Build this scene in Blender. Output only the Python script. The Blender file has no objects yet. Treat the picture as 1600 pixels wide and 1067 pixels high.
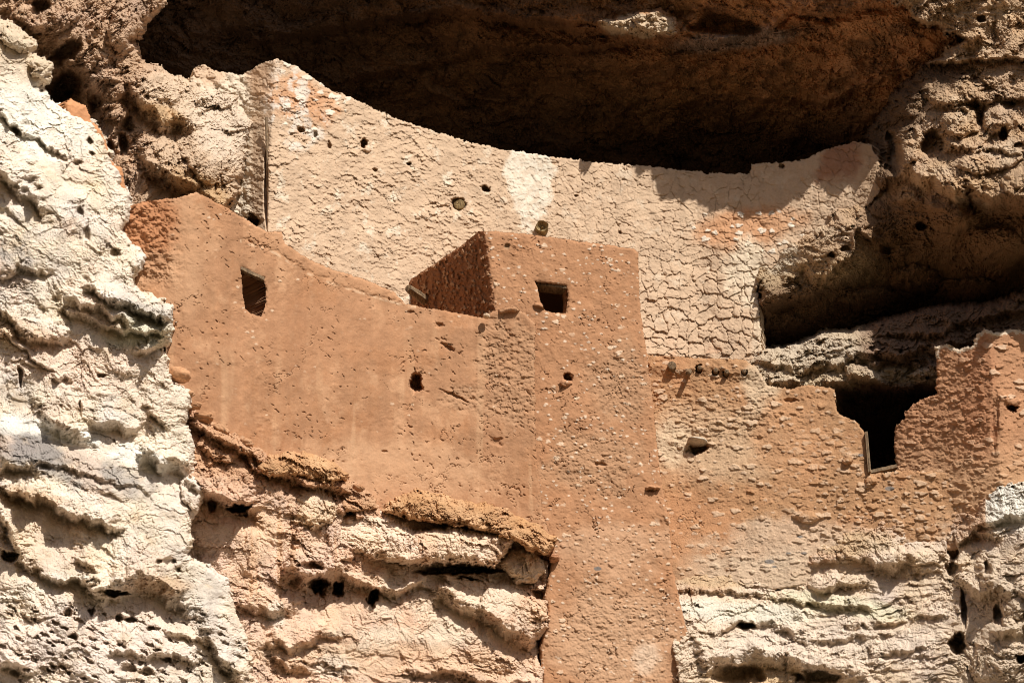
import bpy, math, random, os
import numpy as np
# ------------------------------------------------------------------ camera, world, sun, exposure
sc = bpy.context.scene
F_PX, PITCH, CAMZ = 4490.0, math.radians(27.0), 1.6
cam = bpy.data.cameras.new('camera'); camo = bpy.data.objects.new('camera', cam)
sc.collection.objects.link(camo); sc.camera = camo
camo.location = (0, 0, CAMZ); camo.rotation_euler = (math.pi/2 + PITCH, 0, 0)
cam.sensor_width = 36; cam.lens = F_PX/1600*36; cam.clip_end = 3000
SUN = np.array([0.755, -1.0, 1.62]); SUN = SUN/np.linalg.norm(SUN)
world = bpy.data.worlds.new('World'); sc.world = world; world.use_nodes = True
wn = world.node_tree; bg = wn.nodes['Background']; sky = wn.nodes.new('ShaderNodeTexSky')
sky.sky_type = 'NISHITA'; sky.sun_disc = False; sky.air_density = .7; sky.dust_density = 3.5; sky.ozone_density = .3
sky.sun_elevation = math.asin(SUN[2]); sky.sun_rotation = math.atan2(SUN[0], SUN[1])
wn.links.new(sky.outputs[0], bg.inputs[0]); bg.inputs[1].default_value = 0.05
sl = bpy.data.lights.new('sun', 'SUN'); slo = bpy.data.objects.new('sun', sl); sc.collection.objects.link(slo)
sl.energy = 5.0; sl.angle = math.radians(0.5); sl.color = (1.0, 0.955, 0.88)
from mathutils import Vector
slo.rotation_euler = Vector(SUN).to_track_quat('Z', 'Y').to_euler()
sc.view_settings.view_transform = 'Standard'; sc.view_settings.look = 'None'
sc.view_settings.exposure = 0.14; sc.view_settings.gamma = 1
sc.cycles.pixel_filter_type = 'BLACKMAN_HARRIS'; sc.cycles.filter_width = 1.0; sc.cycles.max_bounces = 6; sc.cycles.diffuse_bounces = 4
STEP = float(os.environ.get('STEPX', '1.0'))
f32 = np.float32
# ------------------------------------------------------------------ projection helpers (pixels of the 1600 px photograph)
FW = (0, math.cos(PITCH), math.sin(PITCH)); UP = (0, -math.sin(PITCH), math.cos(PITCH))
def dirs(px, py):
    a = (np.asarray(px, f32)-800)/F_PX; b = (533.5-np.asarray(py, f32))/F_PX
    return a, FW[1]+UP[1]*b, FW[2]+UP[2]*b
def point(px, py, Y):
    a, dy, dz = dirs(px, py)
    return np.stack([a/dy*Y, Y+0*a, CAMZ+dz/dy*Y], -1)
def Yz(px, py, z):
    a, dy, dz = dirs(px, py); return float((z-CAMZ)/(dz/dy))
# ------------------------------------------------------------------ noise
def h2(ix, iy, seed):
    h = ix.astype(np.int64).astype(np.uint32)*np.uint32(374761393) + iy.astype(np.int64).astype(np.uint32)*np.uint32(668265263) + np.uint32((seed*974711+12345) & 0xffffffff)
    h ^= h >> np.uint32(13); h *= np.uint32(1274126177); h ^= h >> np.uint32(16); h *= np.uint32(2246822519); h ^= h >> np.uint32(15)
    return h
def r01(h): return (h & np.uint32(0xffff)).astype(f32)/65535
def r01b(h): return (h >> np.uint32(16)).astype(f32)/65535
def perlin(x, y, seed):
    x = np.asarray(x, f32); y = np.asarray(y, f32)
    ix = np.floor(x); iy = np.floor(y); fx = x-ix; fy = y-iy
    u = fx*fx*fx*(fx*(fx*6-15)+10); v = fy*fy*fy*(fy*(fy*6-15)+10)
    def g(a, b):
        h = h2(ix+a, iy+b, seed); return (r01(h)*2-1)*(fx-a)+(r01b(h)*2-1)*(fy-b)
    n0 = g(0, 0); n1 = g(1, 0); n2 = g(0, 1); n3 = g(1, 1)
    return ((n0+(n1-n0)*u)*(1-v)+(n2+(n3-n2)*u)*v)*1.6
def fbm(x, y, o=4, seed=0, gain=.5, lac=2.03):
    s = 0; a = 1.0; t = 0
    for i in range(o):
        s = s + a*perlin(x*lac**i+i*17.3, y*lac**i-i*9.1, seed+i*31); t += a; a *= gain
    return s/t*1.4
def ridged(x, y, o=4, seed=0):
    s = 0; a = 1.0; t = 0
    for i in range(o):
        s = s + a*(1-np.abs(perlin(x*2.07**i+i*7.3, y*2.07**i+i*3.1, seed+i*13))*2.2); t += a; a *= .5
    return s/t
def vor(x, y, seed, jit=.92):
    x = np.asarray(x, f32); y = np.asarray(y, f32)
    ix = np.floor(x); iy = np.floor(y); fx = x-ix; fy = y-iy
    f1 = np.full(x.shape, 9, f32); f2 = f1.copy(); bh = np.zeros(x.shape, np.uint32); bx = f1.copy(); by = f1.copy()
    for a in (-1, 0, 1):
        for b in (-1, 0, 1):
            h = h2(ix+a, iy+b, seed)
            dx = fx-(a+.5+(r01(h)-.5)*jit); dy = fy-(b+.5+(r01b(h)-.5)*jit)
            d = dx*dx+dy*dy; m = d < f1
            f2 = np.where(m, f1, np.minimum(f2, d)); f1 = np.where(m, d, f1)
            bh = np.where(m, h, bh); bx = np.where(m, dx, bx); by = np.where(m, dy, by)
    return np.sqrt(f1), np.sqrt(f2), bh, bx, by
def mixh(h, k):
    h = h*np.uint32(2654435761)+np.uint32(k*7919+1); h ^= h >> np.uint32(15); h *= np.uint32(2246822519); h ^= h >> np.uint32(13); return h
def facets(x, y, seed, bias=.55, tilt=1.0, cr=.25):
    f1, f2, h, dx, dy = vor(x, y, seed, 1.0); a = mixh(h, 1); b = mixh(h, 2)
    p = (r01(a)-.5)*1.1 + dx*(r01b(a)-.5)*2*tilt + dy*((r01(b)-.5)*1.2*tilt+bias)
    if cr < 0: return p*sm(0, -cr, f2-f1)
    if cr: p = p - cr*np.clip(1-(f2-f1)/.12, 0, 1)**2
    return p
def sm(a, b, x):
    t = np.clip((x-a)/(b-a), 0, 1); return t*t*(3-2*t)
# ------------------------------------------------------------------ building blocks
def tps(pts):
    p = np.array(pts, float); n = len(p); X = p[:, :2]/400.; d = np.hypot(X[:, None, 0]-X[None, :, 0], X[:, None, 1]-X[None, :, 1])
    K = np.where(d > 0, d*d*np.log(d+1e-9), 0)+np.eye(n)*1e-3; P = np.c_[np.ones(n), X]
    A = np.block([[K, P], [P.T, np.zeros((3, 3))]]); w = np.linalg.solve(A, np.r_[p[:, 2], 0, 0, 0])
    def f(px, py):
        gx = px[0, :]/400.; gy = py[:, 0]/400.
        cx = gx[::6] if len(gx) > 12 else gx; cy = gy[::6] if len(gy) > 12 else gy
        if cx[-1] != gx[-1]: cx = np.r_[cx, gx[-1]]
        if cy[-1] != gy[-1]: cy = np.r_[cy, gy[-1]]
        xx, yy = np.meshgrid(cx, cy); o = w[n]+w[n+1]*xx+w[n+2]*yy
        for i in range(n):
            r2 = (xx-X[i, 0])**2+(yy-X[i, 1])**2; o = o+w[i]*.5*r2*np.log(r2+1e-12)
        t = np.array([np.interp(gx, cx, r) for r in o])
        i = np.clip(np.searchsorted(cy, gy)-1, 0, len(cy)-2); k = ((gy-cy[i])/(cy[i+1]-cy[i]))[:, None]
        return (t[i]*(1-k)+t[i+1]*k).astype(f32)
    return f
def sdist(px, py, poly):
    best = np.full(px.shape, 1e9, f32); ins = np.zeros(px.shape, bool); n = len(poly)
    for i in range(n):
        x0, y0 = poly[i]; x1, y1 = poly[(i+1) % n]; ex, ey = x1-x0, y1-y0
        t = np.clip(((px-x0)*ex+(py-y0)*ey)/(ex*ex+ey*ey+1e-9), 0, 1)
        best = np.minimum(best, (px-x0-t*ex)**2+(py-y0-t*ey)**2)
        if y0 != y1:
            ins ^= ((y0 > py) != (y1 > py)) & (px < x0+(py-y0)*ex/ey)
    return np.where(ins, np.sqrt(best), -np.sqrt(best))
def axis(a, b, lo, hi, step):
    m = np.arange(max(a, lo), min(b, hi)+step, step); out = [m]
    def far(d):                       # growing steps away from the frame
        r = []; x = 0; s = step*2
        while x < d: x += s; r.append(min(x, d)); s = min(s*1.25, 60)
        return np.array(r)
    if a < lo: out.insert(0, (lo-far(lo-a))[::-1])
    if b > m[-1]: out.append(m[-1]+far(b-m[-1]))
    return np.concatenate(out).astype(f32)
def mkmesh(name, V, Fc, mat, parent=None, tint=None, props=None, smooth=True, quads=True):
    V = np.asarray(V, float)
    lo = V.min(0); org = np.array([(V[:, 0].min()+V[:, 0].max())/2, V[:, 1].mean(), lo[2]])
    me = bpy.data.meshes.new(name); me.vertices.add(len(V)); me.vertices.foreach_set('co', (V-org).astype(f32).ravel())
    if isinstance(Fc, np.ndarray):
        n = Fc.shape[0]; k = Fc.shape[1]; me.loops.add(n*k); me.loops.foreach_set('vertex_index', Fc.astype(np.int32).ravel())
        me.polygons.add(n); me.polygons.foreach_set('loop_start', np.arange(0, n*k, k, dtype=np.int32))
    else:
        ls = np.cumsum([0]+[len(q) for q in Fc[:-1]]); fl = [i for q in Fc for i in q]; me.loops.add(len(fl)); me.loops.foreach_set('vertex_index', fl)
        me.polygons.add(len(Fc)); me.polygons.foreach_set('loop_start', ls.astype(np.int32)); n = len(Fc)
    me.polygons.foreach_set('use_smooth', np.full(n, smooth)); me.update(calc_edges=True); me.validate()
    if tint is not None:
        at = me.attributes.new('tint', 'FLOAT_COLOR', 'POINT'); c = np.ones((len(V), 4), f32); c[:, :3] = tint; at.data.foreach_set('color', c.ravel())
    me.materials.append(mat); o = bpy.data.objects.new(name, me); sc.collection.objects.link(o)
    if parent is not None:
        o.parent = parent; o.location = Vector(org)-parent.location
    else: o.location = org
    for k, v in (props or {}).items(): o[k] = v
    return o
def layer(name, poly, depth, detail, mat, step=1.4, edge='rock', w=14, R=.35, jit=3, holes=(), rim=.45, parent=None, props=None, rough=1.0, jscale=14, plan=None):
    step *= STEP
    P = np.array(poly, float); m = 12 if edge == 'rock' else 3
    xs = axis(P[:, 0].min()-m, P[:, 0].max()+m, -14, 1614, step); ys = axis(P[:, 1].min()-m, P[:, 1].max()+m, -14, 1081, step)
    px, py = np.meshgrid(xs, ys); u = px/80; v = py/80
    sd = sdist(px, py, poly)
    if jit: sd = sd+jit*fbm(px/jscale, py/jscale, 4, 5, gain=.65)*1.3
    Y = depth(px, py)
    if detail: prot, col = detail(px, py, u, v, sd)
    else: prot, col = 0, np.zeros(px.shape+(3,), f32)+.4
    Y = Y-prot
    if edge == 'rock':
        t = np.clip(1-sd/w, 0, 1); Y = Y+R*(1-np.sqrt(np.maximum(0, 1-t*t)))+np.maximum(0, -sd)*.3; keep = sd > -8
    else:
        t = np.clip(1-sd/w, 0, 1); Y = Y+R*t*t; keep = sd > 0
    for hp, hj in holes:
        hs = sdist(px, py, hp)+hj*fbm(px/5, py/5, 3, 77); keep &= hs < 0; Y = Y+.06*np.exp(-np.maximum(0, -hs)/2.)
    K = keep[:-1, :-1] & keep[1:, :-1] & keep[:-1, 1:] & keep[1:, 1:]
    used = np.zeros(keep.shape, bool); used[:-1, :-1] |= K; used[1:, :-1] |= K; used[:-1, 1:] |= K; used[1:, 1:] |= K
    idx = np.full(keep.shape, -1, np.int64); idx[used] = np.arange(used.sum())
    V = point(px[used], py[used], Y[used]); C = col[used]
    Fc = np.stack([idx[:-1, :-1][K], idx[1:, :-1][K], idx[1:, 1:][K], idx[:-1, 1:][K]], -1)
    if edge != 'rock' and rim:
        Kp = np.pad(K, 1); E = []
        # vertical edges (between columns) and horizontal edges
        for (Ka, Kb, a0, a1, flip) in (
            (Kp[1:-1, 1:], Kp[1:-1, :-1], (0, 0), (1, 0), 0), (Kp[1:-1, :-1], Kp[1:-1, 1:], (0, 0), (1, 0), 1)):
            i, j = np.nonzero(Ka & ~Kb); e = np.stack([idx[i, j], idx[i+1, j]], -1); E.append(e if not flip else e[:, ::-1])
        for (Ka, Kb, flip) in ((Kp[1:, 1:-1], Kp[:-1, 1:-1], 1), (Kp[:-1, 1:-1], Kp[1:, 1:-1], 0)):
            i, j = np.nonzero(Ka & ~Kb); e = np.stack([idx[i, j], idx[i, j+1]], -1); E.append(e if not flip else e[:, ::-1])
        E = np.concatenate(E); bv, inv = np.unique(E, return_inverse=True); inv = inv.reshape(E.shape)
        base = len(V); bd = np.zeros((len(bv), 3)); bd[:, 1] = rim
        if plan is not None:
            s = V[bv, 0]/V[bv, 1]; ds = .0005; Ya = plan(s-ds); Yb = plan(s+ds)
            tx = (s+ds)*Yb-(s-ds)*Ya; ty = Yb-Ya; L = np.hypot(tx, ty); bd[:, 0] = -ty/L*rim; bd[:, 1] = tx/L*rim
        B = V[bv]+bd; B2 = V[bv]+bd*.5+np.random.RandomState(3).normal(0, .008, B.shape)
        V = np.concatenate([V, B2, B]); C = np.concatenate([C, C[bv]*.97, C[bv]*.95]); nb = len(bv)
        q1 = np.stack([E[:, 0], base+inv[:, 0], base+inv[:, 1], E[:, 1]], -1)
        q2 = np.stack([base+inv[:, 0], base+nb+inv[:, 0], base+nb+inv[:, 1], base+inv[:, 1]], -1)
        Fc = np.concatenate([Fc, q1[:, ::-1], q2[:, ::-1]])
    return mkmesh(name, V, Fc, mat, parent, C, props, smooth=(edge != 'rock'))
def planfn(pts, z=None):
    """plan curve of an upright wall: list of (px, py) on a level top at height z, or (px, py, Y)"""
    S = []; YY = []
    for q in pts:
        y = q[2] if len(q) > 2 else Yz(q[0], q[1], z); a, dy, dz = dirs(q[0], q[1]); S.append(float(a/dy)); YY.append(y)
    S = np.array(S); YY = np.array(YY)
    g = np.linspace(S[0]-.02, S[-1]+.02, 800)
    yi = np.interp(g, S, YY); yi[g < S[0]] = YY[0]+(g[g < S[0]]-S[0])*(YY[1]-YY[0])/(S[1]-S[0]); yi[g > S[-1]] = YY[-1]+(g[g > S[-1]]-S[-1])*(YY[-1]-YY[-2])/(S[-1]-S[-2])
    k = np.exp(-np.linspace(-2, 2, 9)**2); k /= k.sum(); ys = np.convolve(np.pad(yi, 4, mode='edge'), k, 'valid')
    return lambda s: np.interp(s, g, ys).astype(f32)
def plandepth(pl, lean=0, py0=0, skew=0):
    def f(px, py):
        a, dy, dz = dirs(px-skew*(py-py0), py); return pl(a/dy)-lean*(py-py0)
    return f
_W = {}
def WARP(px, py):
    k = (px.shape, float(px[0, 0]), float(px[0, -1]), float(py[0, 0]))
    if k not in _W:
        _W.clear(); _W[k] = (px+7*fbm(px/26, py/26, 6, 901, gain=.66), py+7*fbm(px/26+31, py/26, 6, 902, gain=.66), 1+.55*fbm(px/12, py/12, 5, 903, gain=.7))
    return _W[k]
def ledge(px, py, pts, amp, up=18, under=10, rec=0, wob=6, seed=1, fade=12):
    px, py, rgh = WARP(px, py)
    p = np.array(pts, float); o = np.argsort(p[:, 0]); p = p[o]
    ly = np.interp(px, p[:, 0], p[:, 1])+wob*fbm(px/22, py/90, 3, seed); t = py-ly
    fade = fade*1.9; wx = px+16*fbm(px/40, py/16, 4, seed+3, gain=.65)+.35*t*(1 if seed % 2 else -1)
    win = sm(p[0, 0]-fade, p[0, 0]+fade*.6, wx)*(1-sm(p[-1, 0]-fade*.6, p[-1, 0]+fade, wx))
    a = amp*(1+.5*fbm(px/30, py/200, 3, seed+9))*(.6+.4*rgh)
    f = np.where(t < 0, a*np.exp(np.minimum(t, 0)/up), a*np.clip(1-t/under, 0, 1))
    if rec: f = f-rec*sm(0, under, t)*(1-sm(under, under*2.2, t))
    return f*win
def lump(px, py, cx, cy, rx, ry, h, rot=0, seed=3, pw=2.4, warp=.25):
    px, py, _ = WARP(px, py)
    c, s = math.cos(math.radians(rot)), math.sin(math.radians(rot)); dx = px-cx; dy = py-cy
    X = (dx*c+dy*s)/rx; Y = (-dx*s+dy*c)/ry; r = np.hypot(X, Y)*(1+warp*fbm(px/ max(rx, 8), py/max(ry, 8), 3, seed))
    return h*np.power(np.clip(1-np.power(r, pw), 0, 1), .5)
def hole(px, py, cx, cy, rx, ry, d, rot=0, seed=3, warp=.45):
    qx, qy, _ = WARP(px, py); k = min(1., rx/14.); px = px+(qx-px)*k; py = py+(qy-py)*k
    c, s = math.cos(math.radians(rot)), math.sin(math.radians(rot)); dx = px-cx; dy = py-cy
    X = (dx*c+dy*s)/rx; Y = (-dx*s+dy*c)/ry; r = np.hypot(X, Y)*(1+warp*fbm(px/ max(rx, 6)/1., py/max(ry, 6), 2, seed))
    return -d*(1-sm(.45, 1.12, r))*(.75+.25*_)
def col3(c, shape): return np.broadcast_to(np.array(c, f32), shape+(3,)).copy()
def blend(C, c, m): return C+(np.array(c, f32)-C)*m[..., None]
def blob(px, py, cx, cy, rx, ry, seed=1, rot=0, soft=.35, warp=.5):
    c, s = math.cos(math.radians(rot)), math.sin(math.radians(rot)); dx = px-cx; dy = py-cy
    r = np.hypot((dx*c+dy*s)/rx, (-dx*s+dy*c)/ry)+warp*fbm(px/45, py/45, 5, seed, gain=.6)
    return 1-sm(1-soft, 1+soft, r)
def strata(u, v, freq, tilt, seed, sharp=.18):
    q = (v+u*tilt)*freq+fbm(u*.7, v*1.2, 4, seed)*1.3; k = np.floor(q); t = q-k
    rnd = r01(h2(k, k*0, seed+4)); s = np.where(t < 1-sharp, t/(1-sharp), (1-t)/sharp)
    return (s*(.4+.6*rnd))
def billow(x, y, o, seed, gain=.58):
    s = 0; a = 1.0; t = 0
    for i in range(o):
        s = s + a*np.abs(perlin(x*2.1**i+i*5.3, y*2.1**i-i*3.7, seed+i*17)); t += a; a *= gain
    return s/t*1.8-.45
def rock(u, v, seed, big=.30, mid=.11, small=.05, fine=.018, pits=.06, asp=1.5, rot=.15, rough=1.0, lumpy=.0, bias=.6, pitd=.35, rm=None):
    rg = fbm(u*3.1, v*3.1, 5, seed+60, gain=.72)*.11; rg2 = fbm(u*3.1+9, v*3.1, 5, seed+61, gain=.72)*.11
    x = u+fbm(u*.9, v*.9, 2, seed+50)*.3+rg; y = (v-u*rot)+fbm(u*.9+9, v*.9, 2, seed+51)*.3+rg2; x = x/asp
    p = big*fbm(x*.7, y*.7, 3, seed)
    amp = sm(-.45, .45, fbm(u*.75, v*.9, 3, seed+70)); am2 = .35+.85*sm(-.4, .5, fbm(u*1.6+5, v*1.9, 3, seed+71))
    p = p+mid*1.1*facets(x*.95, y*.95, seed+1, bias, cr=-.3)+mid*.75*amp*facets(x*2.3, y*2.3, seed+2, bias, cr=.1)
    if rm is not None: am2 = am2*rm
    b1 = billow(x*1.7, y*1.7, 5, seed+30); p = p+mid*1.15*b1*(.5+amp)
    # small lips: sheared so that each bump overhangs a little
    ys = y+.22*b1
    p = p+small*am2*1.1*facets(x*asp*3.6, ys*4.6, seed+3, bias*1.2, cr=.12)+small*.7*am2*facets(x*asp*8, ys*9.5, seed+4, bias*1.2, cr=.1)
    p = p+small*.9*am2*billow(x*asp*5.5, ys*6.5, 5, seed+35, .7)
    p = p+fine*(.25+1.2*am2)*1.5*fbm(u*11, v*13, 5, seed+5, gain=.8)*rough
    if lumpy:
        f1, f2, h, dx, dy = vor(x*2.0, y*2.0, seed+20); f1b, f2b, hb, dxb, dyb = vor(x*4.6, y*4.6, seed+21)
        p = p+lumpy*(np.sqrt(np.clip(1-f1*f1*1.3, 0, 1))-.5)+lumpy*.45*(np.sqrt(np.clip(1-f1b*f1b*1.3, 0, 1))-.5)
    if pits:
        for k, (fr, th, s) in enumerate(((2.7, .30, 1.0), (6.0, .34, .55), (13., .38, .3))):
            xw = u*fr*.85+fbm(u*fr*1.6, v*fr*1.6, 3, seed+33+k, gain=.65)*.4; yw = (v-u*rot)*fr*1.3+fbm(u*fr*1.6+3, v*fr*1.6, 3, seed+43+k, gain=.65)*.4
            f1, f2, h, dx, dy = vor(xw, yw, seed+10+k)
            r = r01(mixh(h, 5)); mk = sm(-.1, .35, fbm(u*.9+4, v*.9, 3, seed+14+k))
            p = p-pits*s*(1-sm(.35, 1., f1/(th*(.35+r))))*(r01b(mixh(h, 6)) < pitd*(1+.3*k)).astype(f32)*mk
    return p
def rockcol(px, py, u, v, base, seed, var=.12):
    C = col3(base, px.shape); n = fbm(u*.8, v*1.1, 5, seed, gain=.6); n2 = fbm(u*3, v*4, 4, seed+3, gain=.6)
    n3 = fbm(u*9, v*11, 5, seed+11, gain=.7); C = C*(1+var*n+var*.6*n2+var*.5*n3)[..., None]
    warm = fbm(u*1.3+7, v*1.3, 4, seed+7); C = C*np.stack([1+.04*warm, 1+0*warm, 1-.12*warm], -1)
    return C
def cracks(u, v, fr, seed, width=.05, wob=.12):
    x = u*fr+fbm(u*4, v*4, 3, seed+1)*wob*fr; y = v*fr*1.1+fbm(u*4+5, v*4, 3, seed+2)*wob*fr
    f1, f2, h, dx, dy = vor(x, y, seed, .85); return 1-sm(0, width, f2-f1), h, dx, dy
def stones(u, v, fr, dens, seed, flat=1.6, size=.42):
    x = u*fr/flat**.5+fbm(u*6, v*6, 2, seed+2)*.12; y = v*fr*flat**.5+fbm(u*6+3, v*6, 2, seed+3)*.12
    f1, f2, h, dx, dy = vor(x, y, seed, .8); on = (r01(mixh(h, 3)) < dens); r = size*(.45+.75*r01b(mixh(h, 4)))
    # angular outline
    ang = np.arctan2(dy, dx); rr = r*(1+.18*np.cos(ang*3+r01(mixh(h, 7))*6)+.1*np.cos(ang*5+r01(mixh(h, 8))*6))
    m = (1-sm(.8, 1.0, f1/rr))*on; tilt = (r01(mixh(h, 9))-.3)*dy+(r01b(mixh(h, 9))-.5)*dx
    return m, m*(.6+tilt*1.2), mixh(h, 6)
# ------------------------------------------------------------------ materials
def earth(name, rough=.95, bump=.5, scale=30, var=.16, grain=.10, dist=.02):
    m = bpy.data.materials.new(name); m.use_nodes = True; n = m.node_tree.nodes; l = m.node_tree.links; b = n['Principled BSDF']
    b.inputs['Roughness'].default_value = rough; b.inputs['Specular IOR Level'].default_value = .15
    at = n.new('ShaderNodeAttribute'); at.attribute_name = 'tint'; tc = n.new('ShaderNodeTexCoord')
    def noise(s, d=8, r=.65):
        q = n.new('ShaderNodeTexNoise'); q.inputs['Scale'].default_value = s; q.inputs['Detail'].default_value = d; q.inputs['Roughness'].default_value = r
        l.new(tc.outputs['Object'], q.inputs['Vector']); return q
    def rng(src, lo, hi, a=.3, c=.7):
        q = n.new('ShaderNodeMapRange'); q.inputs['From Min'].default_value = a; q.inputs['From Max'].default_value = c
        q.inputs['To Min'].default_value = lo; q.inputs['To Max'].default_value = hi; l.new(src, q.inputs['Value']); return q
    a = rng(noise(3.5).outputs['Fac'], 1-var, 1+var); c = rng(noise(28, 6, .8).outputs['Fac'], 1-grain, 1+grain)
    mu = n.new('ShaderNodeMath'); mu.operation = 'MULTIPLY'; l.new(a.outputs[0], mu.inputs[0]); l.new(c.outputs[0], mu.inputs[1])
    vm = n.new('ShaderNodeVectorMath'); vm.operation = 'SCALE'; l.new(at.outputs['Color'], vm.inputs[0]); l.new(mu.outputs[0], vm.inputs['Scale'])
    l.new(vm.outputs[0], b.inputs['Base Color'])
    bp = n.new('ShaderNodeBump'); bp.inputs['Strength'].default_value = bump; bp.inputs['Distance'].default_value = dist
    l.new(noise(scale, 10, .78).outputs['Fac'], bp.inputs['Height']); l.new(bp.outputs[0], b.inputs['Normal']); return m
M_ROCK = earth('weathered_limestone', bump=.5, scale=34, dist=.03, grain=.15)
M_MUD = earth('mud_plaster', bump=.35, scale=45, var=.09, grain=.08, dist=.02)
M_RUB = earth('rubble_masonry', bump=.7, scale=35, var=.12, grain=.12, dist=.035)
def wood(name, c1, c2):
    m = bpy.data.materials.new(name); m.use_nodes = True; n = m.node_tree.nodes; l = m.node_tree.links; b = n['Principled BSDF']
    tc = n.new('ShaderNodeTexCoord'); q = n.new('ShaderNodeTexNoise'); q.inputs['Scale'].default_value = 35; q.inputs['Detail'].default_value = 6
    mp = n.new('ShaderNodeMapping'); mp.inputs['Scale'].default_value = (1, .25, .4); l.new(tc.outputs['Object'], mp.inputs[0]); l.new(mp.outputs[0], q.inputs['Vector'])
    cr = n.new('ShaderNodeValToRGB'); cr.color_ramp.elements[0].position = .35; cr.color_ramp.elements[1].position = .65
    cr.color_ramp.elements[0].color = (*c1, 1); cr.color_ramp.elements[1].color = (*c2, 1); l.new(q.outputs['Fac'], cr.inputs[0]); l.new(cr.outputs[0], b.inputs['Base Color'])
    b.inputs['Roughness'].default_value = .85; bp = n.new('ShaderNodeBump'); bp.inputs['Strength'].default_value = .6; bp.inputs['Distance'].default_value = .01
    l.new(q.outputs['Fac'], bp.inputs['Height']); l.new(bp.outputs[0], b.inputs['Normal']); return m
M_WOOD = wood('weathered_wood', (.10, .06, .03), (.26, .17, .09))
M_LOG = wood('log_end_wood', (.12, .075, .025), (.30, .20, .08))
STR = dict(kind='structure')
EXTRA = 2900
exec_parts = []
# ------------------------------------------------------------------ the cliff
# deep alcove wall and ceiling, and everything behind the houses
bB = tps([(-300, 100, 54), (-300, -250, 51), (200, 140, 54.3), (200, 20, 52.5), (200, -120, 50.5), (-300, 600, 53), (200, 500, 55), (300, 110, 54.3), (300, 30, 53), (300, -80, 51.6),
 (500, 130, 56.5), (500, 60, 55.4), (500, 0, 54.3), (500, -120, 52.6), (500, -260, 51.2), (700, 190, 57.6), (700, 100, 56.4), (700, 0, 54.8), (700, -120, 53.2), (700, -260, 51.6),
 (900, 240, 58.5), (900, 130, 56.8), (900, 0, 54.6), (900, -110, 53), (900, -260, 51.6), (1100, 262, 59), (1100, 150, 56.8), (1100, 40, 54.6), (1100, -60, 53.2), (1100, -160, 52.2), (1100, -280, 51.5),
 (1250, 245, 58.5), (1280, 130, 56), (1300, 30, 53.9), (1300, -60, 52.6), (1320, -200, 51.4), (1400, 200, 56.5), (1420, 60, 53.7), (1450, -60, 52.4), (1600, 0, 54), (1600, 200, 55), (1900, 0, 53),
 (500, 500, 57), (900, 500, 58), (1200, 480, 58), (1400, 480, 57.5), (1700, 480, 57), (500, 900, 52), (900, 900, 54), (1300, 900, 54.5), (1700, 900, 53.5),
 (-300, 1300, 47), (500, 1300, 47.5), (900, 1300, 48), (1300, 1300, 48.5), (1900, 1300, 49), (-300, 2900, 38), (800, 2900, 39), (1900, 2900, 39),
 (0, -420, 56), (500, -420, 57), (1000, -420, 57.5), (1500, -420, 58)])
def dB(px, py, u, v, sd):
    p = rock(u, v, 11, big=.40, mid=.17, small=.085, fine=.03, pits=.08, asp=1.8, rot=.12, pitd=.2, lumpy=.17)
    p = p+.16*strata(u, v, .8, -.12, 21, .3)
    for pts, a, up, un in (([(560, 120), (700, 90), (760, 70), (900, 75), (1010, 60)], .3, 60, 10), ([(780, 20), (900, 33), (945, 38), (1000, 50), (1075, 60)], .55, 40, 20),
                           ([(1060, 70), (1150, 60), (1200, 45), (1240, 12), (1280, 22), (1350, 5), (1420, 0)], .4, 50, 10), ([(400, 60), (520, 40), (700, 10), (820, 30)], .35, 60, 12),
                           ([(980, 110), (1040, 90), (1120, 80), (1240, 60), (1320, 75)], .22, 50, 9), ([(1180, 150), (1290, 160), (1380, 120)], .2, 40, 9)):
        p = p+ledge(px, py, pts, a, up, un, rec=a*.5, seed=len(pts)+int(pts[0][0]))
    # the tongue of rock that reaches out into the sun
    p = p+lump(px, py, 965, 42, 44, 15, .8, rot=-6, seed=8, warp=.6)+lump(px, py, 1032, 36, 34, 20, .85, rot=5, seed=9, warp=.6)
    p = p+hole(px, py, 1135, 38, 60, 18, 1.0, rot=5, seed=12)+hole(px, py, 1490, 10, 50, 12, .2)
    C = rockcol(px, py, u, v, (.24, .125, .062), 40, .25)
    C = C*(1+1.15*sm(800, 1250, px)*(1-sm(120, 260, py)))[..., None]; C = blend(C, (.08, .045, .03), .6*sm(.05, .4, fbm(u*1.1+3, v*2.0, 6, 44, gain=.65))); C = blend(C, (.29, .16, .08), .7*sm(.05, .25, fbm(u*1.6+3, v*2.2, 7, 46, gain=.7))*sm(600, 1100, px)); C = blend(C, (.07, .04, .03), .4*sm(.1, .5, fbm(u*2.2, v*4.2-u*.6, 6, 48, gain=.68))); ck_ = 1-sm(0, .035, np.abs(fbm(u*.7+2, v*1.4-u*.25, 5, 49, gain=.6))); C = C; C = blend(C, (.30, .27, .26), .6*blob(px, py, 1150, 62, 90, 16, 3, rot=-6))  # upper right brightened in the colour to stand in for bounced light
    C = blend(C, (.10, .06, .04), .8*(1-sm(420, 860, px+py*.4)))  # left of the ceiling darkened: alcove shade put into the colour
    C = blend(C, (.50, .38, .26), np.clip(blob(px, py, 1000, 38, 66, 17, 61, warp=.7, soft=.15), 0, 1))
    C = blend(C, (.05, .03, .02), .75*sm(150, 245, py+30*fbm(u, v, 3, 47))); C = blend(C, (.45, .36, .27), sm(900, 1100, py)); return p, C  # painted shade: ceiling colour falls to near black towards the wall top
layer('cliff_alcove', [(-700, -480), (2300, -480), (2300, EXTRA), (-700, EXTRA)], bB, dB, M_ROCK, 1.9, jit=0, props=STR)
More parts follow.
